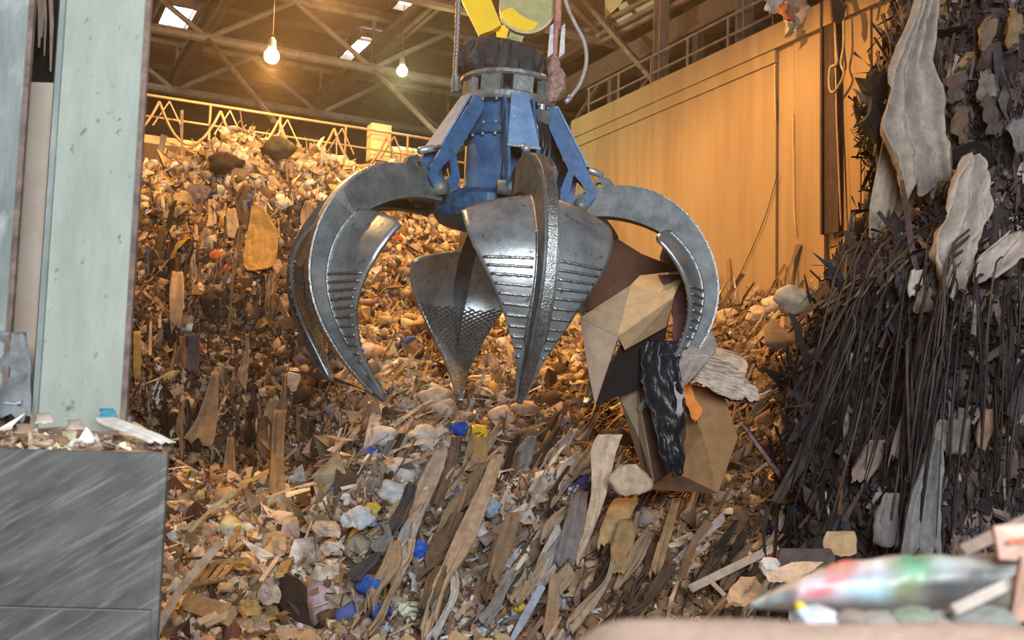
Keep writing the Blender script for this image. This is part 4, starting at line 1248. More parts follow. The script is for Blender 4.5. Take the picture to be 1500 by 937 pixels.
# ---- hook block
base = at(742, 52, 12.7)
hb_ = thing('hook_block', 'yellow crane hook block with worn round sheave guard', 'hook block', base)
Yh = 12.72
def flat_px(outline, Y0, th, m, name, parent, holes=()):
    P = [at(x, y, Y0) for x, y in outline]
    n = len(P)
    v = P + [p + Vector((0, th, 0)) for p in P]
    f = [tuple(range(n)), tuple(range(2 * n - 1, n - 1, -1))] + [(i, i + n, (i + 1) % n + n, (i + 1) % n) for i in range(n)]
    return part(name, v, f, m, parent)
flat_px([(672, -40), (704, -40), (734, 36), (722, 44), (702, 51), (676, -2)], Yh - .25, .12, yellow_m, 'side_cheek', hb_)
flat_px([(772 + 41 * math.cos(a), 6 + 41 * math.sin(a)) for a in np.linspace(0, 6.28, 29)[:-1]], Yh - .1, .22, oldyel_m, 'sheave_guard', hb_)
flat_px([(733, 18), (740, 14), (750, 11), (760, 20), (775, 29), (788, 33), (782, 43), (772, 46), (758, 43), (744, 36), (736, 27)], Yh - .108, .01, yellow_m, 'paint_patch', hb_)
flat_px([(726, 36), (746, 38), (742, 56), (728, 56)], Yh - .05, .1, yellow_m, 'link_plate', hb_)
flat_px([(748, 42), (770, 46), (763, 64), (744, 58)], Yh - .02, .08, oldyel_m, 'shackle', hb_)
rim = [at(772 + 42 * math.cos(a), 6 + 42 * math.sin(a), Yh - .1) for a in np.linspace(-.3, 2.6, 22)]
part('guard_rim', *tube_vf(rim, .016, 6), mat('pale_rim', (.55, .52, .36)), hb_)

# ---- wire rope, turnbuckle, hose
P = [at(x, y, 12.25) for x, y in ((672, -60), (671, 0), (669, 60), (667, 100), (667, 116))]
mb = MB()
for k in range(3):
    L = []
    for u_ in np.linspace(0, 4, 130):
        q = Vector(catmull(np.array([tuple(p_) for p_ in P]), u_))
        a = u_ * 16 + k * 2.094
        L.append(q + Vector((math.cos(a), math.sin(a), 0)) * .016)
    mb.add(tube_vf(L, .019, 6))
t = thing('wire_rope', 'twisted steel wire rope running down past the tyre', 'rope', P[-1])
part('strands', mb.v, mb.f, rope_m, t, True)
part('rope_socket', *tube_vf([at(667, 112, 12.25), at(667, 135, 12.25)], .05, 8), flange_m, t)

t = thing('suspension_turnbuckle', 'pinkish coated tie rod with grey steel turnbuckle and muddy clevis', 'turnbuckle', at(822, 150, 12.5))
part('tie_rod', *tube_vf([at(819, -40, 12.5), at(816, 44, 12.5)], .05, 10), pink_m, t, True)
for x in (804, 821):
    flat_px([(x + 2, 38), (x + 7, 34), (x + 6, 78), (x - 2, 84)], 12.44, .10, galv_m, 'side_bar', t)
part('screw', *tube_vf([at(815, 40, 12.5), at(812, 92, 12.5)], .03, 8), pink_m, t)
A = np.array([tuple(at(x, y, 12.5)) for x, y in ((812, 84), (812, 100), (815, 118), (812, 135), (808, 150))])
part('muddy_clevis', *tube_vf([Vector(catmull(A, u_)) + Vector((random.uniform(-.015, .015), 0, 0)) for u_ in np.linspace(0, 4, 13)], [.05, .06, .075, .085, .10, .12, .13, .12, .13, .10, .09, .07, .05], 9), mat('muddy_pink', (.20, .11, .09), (.42, .29, .25), .9, 0, 14, .8, 30), t)
A = np.array([tuple(at(x, y, 12.35)) for x, y in ((824, -40), (829, 2), (841, 32), (856, 62), (859, 92), (850, 122), (836, 142), (828, 150))])
t = thing('supply_hose', 'grey supply hose bowing out beside the turnbuckle', 'hose', at(828, 150, 12.35))
part('hose', *tube_vf([Vector(catmull(A, u_)) for u_ in np.linspace(0, 7, 40)], .024, 8), hose_m, t, True)
part('crimp_fitting', *tube_vf([Vector(catmull(A, u_)) for u_ in (6.0, 6.5, 7)], .034, 8), galv_m, t, True)

# ================================================================== WHAT THE GRAB HOLDS
def poly_thing(name, label, cat, pts, faces, th=.018):
    """pts: dict of key -> (x, y, Y); faces: (part name, keys, colour)"""
    P = {k: at(*p) for k, p in pts.items()}
    c = sum(P.values(), Vector()) / len(P); c.z = min(p.z for p in P.values())
    t = thing(name, label, cat, c)
    for nm, ks, col in faces:
        pts_ = [P[k] for k in ks]
        m_ = sum(pts_, Vector()) / len(pts_)
        V = [m_ + Vector((0, -.02, 0))] + pts_
        n_ = len(pts_)
        o = part(nm, V, [(0, 1 + i, 1 + (i + 1) % n_) for i in range(n_)], cmat('card_%02d%02d%02d' % tuple(int(c_ * 99) for c_ in col), col, .75, .75, 6), t)
        solid(o, th)
    return t
CB = (.60, .42, .25)
poly_thing('cardboard_box', 'torn tan cardboard box clamped by the right tines', 'box',
    dict(a=(850, 466, 12.1), b=(924, 418, 12.5), b2=(938, 404, 12.8), c=(1004, 397, 12.5), d=(986, 436, 12.0), e=(905, 493, 11.75), f=(872, 592, 12.1), g=(912, 498, 11.9), h=(968, 470, 12.4), i=(960, 560, 12.5), j=(985, 440, 12.3), k=(975, 478, 12.2), l=(915, 512, 11.85), m=(862, 540, 12.1)),
    [('side_panel', 'a b e'.split(), (.40, .31, .22)), ('top_panel', 'b b2 c d e'.split(), (.66, .47, .27)), ('end_panel', 'a e f m'.split(), (.56, .42, .31)),
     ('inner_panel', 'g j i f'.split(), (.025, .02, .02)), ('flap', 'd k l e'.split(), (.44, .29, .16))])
poly_thing('cardboard_box', 'large open brown cardboard box hanging under the right tine', 'box',
    dict(a=(1000, 560, 13.0), b=(1058, 572, 12.8), c=(1081, 640, 12.7), d=(1052, 722, 12.7), e=(950, 716, 12.75), f=(905, 575, 12.6), g=(932, 560, 12.5), h=(958, 705, 12.3), i=(945, 560, 13.05), j=(985, 690, 13.1), k=(1005, 640, 13.1)),
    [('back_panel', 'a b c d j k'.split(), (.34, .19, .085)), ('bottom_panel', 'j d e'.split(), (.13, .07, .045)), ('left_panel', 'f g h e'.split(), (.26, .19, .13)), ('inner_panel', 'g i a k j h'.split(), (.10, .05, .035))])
poly_thing('cardboard_sheet', 'dark brown cardboard sheet folded behind the torn box', 'cardboard', dict(a=(880, 360, 13.6), b=(905, 350, 13.5), c=(940, 372, 13.3), d=(1000, 395, 13.0), e=(960, 420, 13.2), f=(860, 455, 13.4)),
    [('sheet', 'a b c d e f'.split(), (.14, .07, .045))])
sheet_item('brown_film', 'dark brown stiff sheet hanging from the right tine', 'sheet', [(965, 1002, 402, 12.35), (985, 1010, 450, 12.3), (985, 1003, 500, 12.3), (975, 1005, 560, 12.4)], (.12, .055, .045), Y=12.3, folds=1, amp=.04, th=.02)
sheet_item('black_film', 'shiny black plastic film dangling inside the open box', 'plastic film', [(935, 992, 500, 12.2), (940, 995, 550, 12.15), (955, 998, 610, 12.15), (962, 1000, 660, 12.2), (972, 998, 692, 12.3)], (.02, .02, .026), Y=12.2, folds=2.2, amp=.06, nx=36, sub=8, crumple=.10, rough=.42, spec=.5)
sheet_item('paper_sheet', 'torn white paper stack sticking out right of the box', 'paper', [(1000, 1030, 520, 12.2), (1000, 1072, 535, 12.3), (1010, 1090, 552, 12.4), (1040, 1108, 572, 12.45), (1070, 1110, 586, 12.5)], (.62, .50, .40), Y=12.3, crumple=.06, nx=12)
sheet_item('paper_sheet', 'second cream paper sheet curling above the torn stack', 'paper', [(1030, 1045, 508, 12.55), (1042, 1088, 522, 12.6), (1058, 1092, 545, 12.6)], (.62, .46, .32), Y=12.6, crumple=.05)
sheet_item('paper_sheet', 'dark underside sheet below the torn white paper', 'paper', [(1020, 1050, 545, 12.55), (1030, 1095, 562, 12.6), (1068, 1108, 590, 12.6)], (.10, .06, .045), Y=12.6, crumple=.05)
sheet_item('grey_rag', 'grey crumpled rag pinched at tip of the right tine', 'rag', [(1020, 1042, 485, 12.4), (1005, 1045, 510, 12.3), (990, 1030, 535, 12.2), (985, 1010, 560, 12.2)], (.36, .31, .28), Y=12.3, folds=1, amp=.05, crumple=.09)
sheet_item('orange_sheet', 'bright orange plastic piece inside the open box', 'plastic', [(998, 1012, 562, 12.75), (1000, 1018, 585, 12.72), (1008, 1027, 600, 12.7), (1012, 1020, 616, 12.7)], (.86, .27, .06), Y=12.7, crumple=.04)
sheet_item('grey_flake', 'pale torn film beside the black plastic film', 'plastic film', [(985, 998, 560, 12.1), (988, 1000, 585, 12.1), (988, 996, 608, 12.1)], (.45, .40, .38), Y=12.1, crumple=.06)
sheet_item('paper_strip', 'long cream paper strip hanging below the open box', 'paper', [(876, 912, 636, 12.6), (864, 902, 662, 12.6), (866, 894, 700, 12.6), (862, 882, 745, 12.6), (852, 866, 785, 12.65), (838, 850, 816, 12.7)], (.66, .50, .36), Y=12.6, folds=.5, amp=.04, th=.006)
sheet_item('cream_rag', 'cream rag looped under left wall of the open box', 'rag', [(905, 930, 680, 12.5), (890, 950, 700, 12.4), (895, 955, 714, 12.4), (905, 930, 726, 12.45)], (.58, .44, .31), Y=12.4, folds=1, amp=.06, crumple=.08)

# ================================================================== SINGLED-OUT PIECES IN THE WASTE
tf = 'pieces in the tall face'
sheet_item('cardboard_sheet', 'ochre cardboard sheet leaning out of the tall refuse face', 'cardboard', [(368, 384, 302), (362, 406, 340), (358, 404, 385), (362, 380, 396)], (.50, .31, .10), off=.5, crumple=.03, th=.02, ragged=.05)
sheet_item('hanging_rag', 'triangular tan sack hanging low on the tall face', 'sack', [(310, 322, 545), (300, 320, 580), (288, 318, 615), (268, 314, 648)], (.40, .28, .17), off=.3, folds=1.2, amp=.06)
sheet_item('hanging_rag', 'long tan fabric tail hanging beside grab tine tip', 'rag', [(400, 420, 600), (396, 416, 660), (392, 418, 735)], (.34, .23, .13), off=.25, folds=1, amp=.06)
sheet_item('hanging_rag', 'brown pointed rag below the triangular tan sack', 'rag', [(333, 342, 640), (328, 345, 675), (322, 346, 705)], (.30, .20, .12), off=.25, folds=1, amp=.05)
sheet_item('hanging_rag', 'dark slate cloth strip on the tall face', 'rag', [(276, 292, 488), (274, 292, 520), (274, 290, 545)], (.08, .08, .11), off=.25, folds=1, amp=.04)
sheet_item('hanging_rag', 'pale grey tan rag draped under crest boulders', 'rag', [(333, 345, 305), (330, 350, 330), (332, 352, 350)], (.48, .37, .24), off=.25, folds=1.2, amp=.05)
sheet_item('hanging_rag', 'wide tan cloth panel hanging beside the column', 'rag', [(252, 268, 398), (248, 270, 430), (250, 264, 480)], (.46, .33, .21), off=.25, folds=1, amp=.05)
sheet_item('hanging_rag', 'ochre strip hanging next to green column edge', 'rag', [(196, 206, 485), (195, 207, 520), (196, 206, 555)], (.46, .31, .10), off=.3, crumple=.03)
sheet_item('hanging_rag', 'cream tail hanging at end of the grab tine', 'rag', [(478, 492, 650), (468, 490, 685), (462, 474, 712)], (.46, .34, .22), off=.3, folds=1, amp=.04)
lump_item('orange_bag', 'small orange red bag stuck in the tall refuse face', 'bag', 318, 374, hitY(318, 374) - .38, .12, (.72, .18, .06), squash=(1, .7, .8), seed=2)
lump_item('grey_bag', 'mauve grey rounded bag below the crest', 'bag', 290, 285, hitY(290, 285) - .38, .24, (.26, .21, .22), squash=(1.1, .8, .8), seed=4)
lump_item('white_bag', 'white bag stuck beside grab tine tips', 'bag', 430, 556, hitY(430, 556) - .38, .13, (.72, .64, .56), squash=(.8, .7, 1.4), seed=9)
lump_item('dark_bundle', 'dark brown bundle lying along the crest', 'bundle', 330, 240, hitY(330, 255) - .30, .24, (.06, .04, .03), squash=(1.3, .8, .8), seed=12, sub=3, amp=.5)
lump_item('dark_bundle', 'green brown sack standing at peak of the crest', 'sack', 408, 215, hitY(408, 245) - .30, .22, (.15, .12, .07), squash=(1.2, .8, .9), seed=14, sub=3, amp=.5)
for k, (p0, p1, w_, c, lab) in enumerate([((236, 345), (234, 480), .05, (.55, .40, .26), 'long upright lath standing in the tall face near column'), ((222, 420), (220, 520), .05, (.50, .36, .22), 'short upright lath standing near the green column'),
        ((366, 685), (359, 712), .1, (.66, .50, .34), 'short pale wooden block stuck in lower tall face'), ((383, 850), (410, 812), .06, (.70, .60, .50), 'pale lath leaning in gully beside round scraps'),
        ((340, 800), (350, 770), .06, (.4, .28, .15), 'brown lath leaning above the broken crate'), ((412, 842), (432, 800), .14, (.50, .36, .15), 'flat tan plank leaning in the gully'),
        ((300, 915), (345, 895), .08, (.58, .42, .26), 'pale plank lying below the slatted crate'), ((272, 880), (340, 903), .22, (.50, .35, .20), 'wide cardboard-brown board lying in the gully'),
        ((290, 912), (318, 900), .08, (.60, .46, .30), 'short pale board lying beside the wide brown board'), ((1012, 862), (1138, 800), .09, (.66, .50, .38), 'long pale plank leaning on slope beside the blue wrapper'),
        ((1040, 850), (1062, 872), .05, (.56, .40, .28), 'short stick propping the long pale plank'), ((1010, 520), (1008, 565), .05, (.4, .25, .12), 'thin brown stake standing right of the papers'), ((1106, 560), (1112, 515), .07, (.5, .33, .16), 'brown wooden stake standing by the papers'),
        ((1435, 533), (1500, 488), .07, (.20, .14, .10), 'grey brown slat jutting from the dark heap'), ((1130, 462), (1215, 446), .09, (.30, .19, .1), 'long dark beam lying along foot of side wall'), ((1152, 468), (1220, 452), .09, (.62, .45, .25), 'pale beam beside the long dark beam'),
        ((1050, 484), (1118, 505), .16, (.20, .12, .07), 'brown log lying on the ridge under the wall'), ((1060, 505), (1112, 515), .1, (.28, .18, .1), 'thin brown log beneath the brown log'), ((815, 702), (862, 690), .06, (.56, .48, .42), 'pale lath lying left of the cream paper strip')]):
    board_item('board', lab, 'board', p0, p1, w_, w_ * .35, c)
# slatted crate fragment in the gully
t = thing('wooden_crate', 'broken slatted wooden crate piece lying in the gully', 'crate', at(305, 850, hitY(305, 845) - .2))
Yk = hitY(305, 845) - .85
wood_m = cmat('crate_wood', (.48, .31, .15))
for k in range(4):
    part('slat', *bar_vf(at(282 + k * 13, 856 - k * 3, Yk), at(303 + k * 13, 822 + k * 1, Yk + .3), .06, .02, Vector((0, -1, .6))), wood_m, t)
for s in (0, 1):
    part('runner', *bar_vf(at(278 + s * 20, 858 - s * 34, Yk + .03 + s * .3), at(330 + s * 16, 846 - s * 24, Yk + .03 + s * .3), .06, .05, Vector((0, -1, .6))), wood_m, t)
poly_thing('black_crate', 'dark open bin lying tilted in the gully', 'bin', dict(a=(412, 836, 12.3), b=(436, 846, 12.0), c=(472, 880, 11.8), d=(468, 922, 11.7), e=(432, 908, 11.9), f=(408, 882, 12.2)), [('front_wall', 'b c d e'.split(), (.05, .035, .028)), ('side_wall', 'a b e f'.split(), (.07, .05, .04)), ('top_wall', 'a b c'.split(), (.14, .09, .06))])
# pale curled scraps beside the gully
for k, (x, y, w_, h_, c, lab) in enumerate([(478, 775, 42, 24, (.62, .50, .40), 'round cream paper disc on gully edge'), (487, 803, 36, 18, (.66, .56, .47), 'curled pale paper below the cream disc'), (408, 795, 22, 34, (.60, .46, .33), 'upright tan paper leaning in the gully'), (452, 768, 24, 14, (.66, .52, .38), 'small tan paper near round cream disc'),
        (425, 775, 26, 40, (.55, .48, .44), 'grey plastic film scrap in the gully'), (510, 762, 26, 20, (.66, .66, .68), 'white paper scrap beside the cream disc'), (470, 842, 30, 16, (.50, .36, .22), 'brown paper piece beside dark bin'), (355, 825, 30, 18, (.5, .3, .1), 'ochre wrapper lying above gully boards'), (330, 860, 24, 14, (.56, .4, .25), 'tan wrapper beside slatted crate'),
        (395, 870, 34, 28, (.52, .42, .34), 'wrinkled tan bag in gully behind dark bin'), (365, 890, 34, 24, (.48, .33, .12), 'golden brown bag in the gully'), (255, 885, 16, 14, (.66, .38, .05), 'yellow orange scrap at the ledge foot'), (375, 915, 40, 18, (.46, .36, .28), 'pale brown wrapper at bottom of gully'), (420, 925, 36, 20, (.42, .34, .27), 'grey brown bag at bottom of gully')]):
    sheet_item('paper_scrap', lab, 'paper', [(x - w_ * .35, x + w_ * .3, y - h_ / 2), (x - w_ / 2, x + w_ / 2, y), (x - w_ * .3, x + w_ * .4, y + h_ / 2)], c, off=.22, crumple=.12, th=.01, seed=k)
# fabric strips dragged down the slope
sheet_item('fabric_strip', 'very long beige carpet strip dragged down the slope', 'fabric', [(722, 738, 665), (690, 716, 735), (660, 692, 800), (634, 656, 860), (614, 640, 930)], (.46, .33, .22), off=.3, folds=1.6, amp=.05, nx=14, sub=6)
sheet_item('fabric_strip', 'broad beige fabric strip beside the grey bags', 'fabric', [(640, 656, 655), (620, 648, 690), (598, 626, 740), (584, 606, 790)], (.44, .34, .26), off=.28, folds=1.4, amp=.05, nx=12)
sheet_item('fabric_strip', 'narrow brown strip between the two beige strips', 'fabric', [(662, 674, 640), (650, 664, 690), (632, 642, 740)], (.20, .12, .08), off=.28, folds=1, amp=.04)
sheet_item('fabric_strip', 'brown board-like strip below the yellow bag', 'fabric', [(690, 712, 640), (690, 714, 665), (684, 704, 690)], (.40, .25, .10), off=.28, crumple=.04)
sheet_item('fabric_strip', 'grey sheet hanging at left brow under the tines', 'fabric', [(548, 560, 592), (538, 556, 625), (530, 545, 660)], (.50, .47, .44), off=.3, folds=1, amp=.05)
sheet_item('fabric_strip', 'dark draped cloth on left flank of the slope', 'fabric', [(500, 530, 650), (492, 528, 690), (486, 520, 740)], (.09, .062, .045), off=.25, folds=1.6, amp=.06)
sheet_item('fabric_strip', 'tan pointed strip at foot of the slope', 'fabric', [(806, 818, 840), (800, 820, 880), (792, 816, 930)], (.38, .26, .16), off=.3, folds=.6, amp=.04)
sheet_item('fabric_strip', 'brown cloth strip left of cream paper strip', 'fabric', [(742, 760, 750), (725, 750, 800), (712, 730, 850)], (.26, .17, .10), off=.28, folds=1.2, amp=.05)
sheet_item('fabric_strip', 'grey purple cloth below the cream paper strip', 'fabric', [(838, 862, 720), (824, 856, 770), (812, 842, 825)], (.22, .185, .18), off=.28, folds=2, amp=.06, nx=12)
sheet_item('fabric_strip', 'tan ribbon strip down the brown slope', 'fabric', [(985, 998, 730), (968, 984, 780), (950, 968, 840)], (.38, .25, .13), off=.28, folds=.8, amp=.04)
sheet_item('fabric_strip', 'ochre cardboard strip half buried in brown slope', 'fabric', [(905, 935, 760), (895, 925, 800), (890, 912, 840)], (.36, .23, .11), off=.25, crumple=.06)
sheet_item('fabric_strip', 'golden tan strip beneath the open cardboard box', 'fabric', [(900, 935, 730), (880, 920, 765), (872, 900, 800)], (.46, .30, .14), off=.25, crumple=.07)
sheet_item('fabric_strip', 'dirty white rag on right slope by cables', 'fabric', [(1182, 1200, 515), (1174, 1198, 535), (1172, 1190, 552)], (.46, .38, .30), off=.3, crumple=.1)
sheet_item('fabric_strip', 'crumpled cream rag on slope left of cables', 'fabric', [(1132, 1160, 615), (1128, 1165, 632), (1130, 1158, 648)], (.42, .34, .25), off=.3, crumple=.12)
sheet_item('metal_sheet', 'dark grey curved metal sheet lying on ridge by wall', 'metal sheet', [(1130, 1160, 462), (1122, 1212, 478), (1118, 1210, 496), (1128, 1192, 512)], (.20, .155, .12), off=.4, crumple=.05, th=.02, which='G')
for k, (x, y, c, s, lab) in enumerate([(600, 502, (.04, .12, .50), .13, 'blue bag scrap between grab tines'), (674, 628, (.03, .10, .55), .11, 'deep blue bag just below back tine tip'), (541, 665, (.03, .10, .50), .11, 'blue bag scrap on left flank of slope'),
        (699, 634, (.86, .62, .03), .12, 'bright yellow bag below the back tine tip'), (617, 678, (.72, .50, .06), .09, 'yellow bag among the grey bags'), (545, 746, (.6, .45, .06), .08, 'ochre yellow bag lower among the grey bags'), (607, 803, (.03, .13, .58), .12, 'vivid blue bag lying beside the carpet strip'),
        (544, 857, (.04, .13, .50), .12, 'blue bag scrap low on left flank of slope'), (556, 895, (.04, .12, .46), .08, 'small blue wrapper under the low blue bag'), (715, 742, (.32, .42, .52), .13, 'pale blue ball-shaped bag beside carpet strip'), (762, 890, (.85, .65, .05), .06, 'small yellow scrap at foot of slope'),
        (1143, 775, (.05, .13, .50), .10, 'blue and white wrapper at end of pale plank'), (1128, 810, (.66, .12, .04), .09, 'orange red wrapper under end of pale plank'), (1156, 752, (.66, .62, .60), .09, 'white carton above the blue wrapper'), (580, 350, (.66, .14, .06), .10, 'red orange scrap seen under left tine arm'), (878, 520, (.40, .05, .04), .10, 'dark red scrap behind front tine'),
        (640, 585, (.60, .50, .42), .2, 'beige bag on the brow below tines'), (752, 520, (.72, .58, .42), .2, 'cream bag showing right of front tine tip'), (560, 640, (.6, .57, .54), .16, 'grey white bag at left brow'), (590, 690, (.55, .53, .51), .17, 'pale grey bag in grey bag cluster'), (575, 720, (.62, .61, .60), .15, 'whitish bag in grey bag cluster'), (620, 640, (.66, .62, .56), .16, 'cream bag above grey bag cluster'),
        (527, 760, (.56, .60, .66), .14, 'bluish white bag near cream paper disc'), (600, 735, (.58, .54, .50), .14, 'grey bag under the broad beige strip'), (650, 600, (.64, .56, .46), .17, 'tan white bag left of back tine tip'), (770, 600, (.62, .44, .34), .16, 'pinkish bag right of front tine tip'), (735, 610, (.62, .50, .42), .15, 'pale pink bag beside the yellow bag'),
        (1140, 448, (.70, .60, .44), .24, 'cream lump on ridge under the wall'), (1165, 440, (.58, .47, .34), .20, 'pale cream bag on ridge under the wall'), (1070, 468, (.62, .46, .28), .24, 'tan lump on ridge beside right tine'), (1112, 462, (.66, .52, .36), .2, 'small tan bag on ridge under the wall'), (840, 492, (.7, .52, .32), .25, 'tan lump where waste meets wall behind front tine')]):
    lump_item('bag', lab, 'bag', x, y, hitY(x, y, 'G') - s * .8 - .17 - (.3 if y > 740 else 0), s, c, seed=k, squash=(1.15, .8, .85), amp=.5, rough=.55, sub=3)
# lower right: cardboard, carton, dark bin in front of the heap
sheet_item('cardboard_sheet', 'small tan carton flap above dark board by heap foot', 'cardboard', [(1212, 1250, 778), (1206, 1254, 795), (1210, 1252, 812)], (.46, .30, .16), Y=9.2, crumple=.02, th=.02)
sheet_item('dark_board', 'dark flat board lying above the blurred plastic sack', 'board', [(1142, 1215, 803), (1136, 1222, 820), (1130, 1210, 836)], (.09, .065, .055), Y=9.0, crumple=.02, th=.03)
sheet_item('cardboard_sheet', 'cream cardboard strip lying below the dark board', 'cardboard', [(1160, 1205, 823), (1125, 1185, 838), (1125, 1160, 852)], (.70, .46, .30), Y=8.0, crumple=.04, th=.02)
sheet_item('cardboard_sheet', 'orange brown crumpled carton beside the long pale plank', 'cardboard', [(1085, 1108, 845), (1066, 1118, 862), (1062, 1105, 884)], (.62, .36, .20), Y=8.5, crumple=.08, th=.02)
lump_item('white_scrap', 'white crumpled paper ball beside orange brown carton', 'paper', 1128, 832, 8.6, .08, (.72, .66, .6), seed=31)
for k in range(6):
    x = 258 + k * 40
    lump_item('rubble', 'pale orange rubble lump along bottom of the gully', 'rubble', x * 1.0 + random.uniform(-8, 8), 946 + random.uniform(-4, 10), 10.6, random.uniform(.06, .12), (.56 + random.uniform(-.1, .1), .36, .2), 'rubble along the gully bottom', seed=k)
for k in range(6):
    x = 560 + k * 36
    lump_item('rubble', 'ochre paper lump along the foot of grey slope', 'rubble', x + random.uniform(-8, 8), 944 + random.uniform(-6, 10), 10.6, random.uniform(.06, .12), (.60 + random.uniform(-.1, .1), .42, .24), 'lumps along the slope foot', seed=k + 20)

# ---- singled-out repeats: the larger scraps lying loose on each slope, sharing a few meshes
def variant(kind, k):
    tv, tf_ = TEMPL[kind]
    n1_ = np.array([[0, 0, 1.0]]); a1__ = np.array([[0, 1.0, 0]])
    sz = dict(flake=[1, 1.2, .7], lump=[1, 1.1, .7], strip=[.5, 3.6, .4], stick=[.12, 4, .09])[kind]
    W, F, _ = scraps(kind, np.zeros((1, 3)), n1_, a1__, np.array([sz], float), np.zeros((1, 3)))
    me = bpy.data.meshes.new('scrap')
    me.from_pydata(W.tolist(), [], F.tolist())
    return me
groups = [
    ('paper_scrap', 'flake', 'cream crumpled paper scrap on the crest', 'paper', 'paper scraps on the crest', 1, (.66, .52, .37), .20, 34, (0, 0, 1.)),
    ('waste_lump', 'lump', 'cream waste lump on the crest', 'waste lump', 'lumps on the crest', 1, (.58, .44, .28), .22, 34, (0, 0, 1.)),
    ('paper_scrap', 'flake', 'tan paper scrap wedged in tall face', 'paper', 'paper scraps in the tall face', 0, (.54, .40, .26), .18, 60, (0, 0, 1.)),
    ('rag_strip', 'strip', 'brown rag strip hanging on tall face', 'rag', 'rag strips on the tall face', 0, (.40, .27, .16), .14, 60, (0, 0, 1.)),
    ('paper_scrap', 'flake', 'tan paper scrap behind the grab', 'paper', 'paper scraps behind the grab', 2, (.62, .48, .33), .17, 40, (0, 0, 1.)),
    ('plastic_scrap', 'flake', 'grey plastic scrap under the grab', 'plastic', 'plastic scraps under the grab', 3, (.60, .57, .54), .17, 50, (.6, .2, .75)),
    ('rag_strip', 'strip', 'tan rag strip under the grab', 'rag', 'rag strips under the grab', 3, (.44, .32, .21), .15, 50, (.6, .2, .75)),
    ('rag_strip', 'strip', 'brown rag strip on brown slope', 'rag', 'rag strips below the side wall', 4, (.33, .21, .12), .15, 54, (.6, .2, .75)),
    ('paper_scrap', 'flake', 'tan torn paper on brown slope', 'paper', 'torn paper below the side wall', 4, (.50, .37, .24), .16, 40, (.6, .2, .75)),
    ('paper_scrap', 'flake', 'cream torn paper in the gully', 'paper', 'torn paper in the gully', 5, (.62, .48, .34), .2, 30, (.8, .4, .2)),
    ('stick', 'stick', 'wooden stick in the gully', 'stick', 'sticks in the gully', 5, (.50, .35, .2), .16, 14, (.8, .4, .2)),
]
MARKS = [(318, 374, 'the orange red bag'), (382, 345, 'the ochre cardboard sheet'), (295, 600, 'the triangular tan sack'), (430, 556, 'the white bag'), (290, 285, 'the mauve grey bag'), (333, 672, 'the brown pointed rag'),
         (408, 205, 'the green brown sack'), (330, 220, 'the dark brown bundle'), (283, 515, 'the slate cloth strip'), (235, 410, 'the upright lath'), (305, 840, 'the slatted crate'), (440, 880, 'the dark bin'), (478, 775, 'the cream paper disc'),
         (600, 502, 'the blue scrap between tines'), (674, 628, 'the deep blue bag'), (699, 634, 'the yellow bag'), (607, 803, 'the vivid blue bag'), (544, 857, 'the low blue bag'), (675, 790, 'the carpet strip'), (715, 742, 'the pale blue ball'), (875, 720, 'the cream paper strip'),
         (580, 700, 'the grey bag cluster'), (1010, 650, 'the open cardboard box'), (1075, 835, 'the long pale plank'), (1080, 490, 'the brown log'), (1145, 632, 'the crumpled cream rag'), (1100, 570, 'the torn white paper'), (806, 890, 'the tan pointed strip'), (975, 790, 'the tan ribbon strip'), (505, 695, 'the dark draped cloth'), (470, 232, 'the sagging supply cables'), (225, 225, 'the green column')]
def near(x, y):
    return min(MARKS, key=lambda q: (q[0] - x) ** 2 + (q[1] - y) ** 2)[2]
SHADES = ('deep', 'dull', 'mid-toned', 'light', 'very light')
inview = (xG > 190) & (xG < 1160) & (yG > 170) & (yG < 937)
for gi, (nm, kind, lab, cat, grp, zone, col, size, cnt, al_) in enumerate(groups):
    vs = [variant(kind, k) for k in range(5)]
    for k, me in enumerate(vs):
        cc = tuple(np.clip(np.array(col) * (0.7 + .15 * k), 0, .85))
        me.materials.append(cmat('grp%d_%d' % (gi, k), cc, .8, .6, 2.5))
    idx = np.flatnonzero((zG == zone) & inview)
    idx = rng.choice(idx, min(cnt * 2, len(idx)), replace=False)
    made = 0
    for q in idx:
        if made >= cnt: break
        p, nr = Vector(pG[q]), Vector(nG[q])
        px, py = topx(p)
        h = hitn(px, py)
        if h is None or (h[0] - p).length > .8: continue
        kv = random.randrange(5)
        o = link(nm, vs[kv])
        y_ = Vector(al_) + Vector(rng.normal(0, .25 if kind == 'strip' else 1.0, 3))
        z_ = (nr + Vector(rng.normal(0, .3, 3))).normalized()
        y_ = (y_ - z_ * y_.dot(z_)).normalized()
        x_ = y_.cross(z_)
        M_ = Matrix((x_, y_, z_)).transposed()
        s = size * math.exp(random.gauss(0, .25))
        o.matrix_world = Matrix.Translation(p + nr * .12) @ M_.to_4x4() @ Matrix.Scale(s, 4)
        tag(o, SHADES[kv] + ' ' + lab + ' near ' + near(px, py), cat, grp)
        made += 1

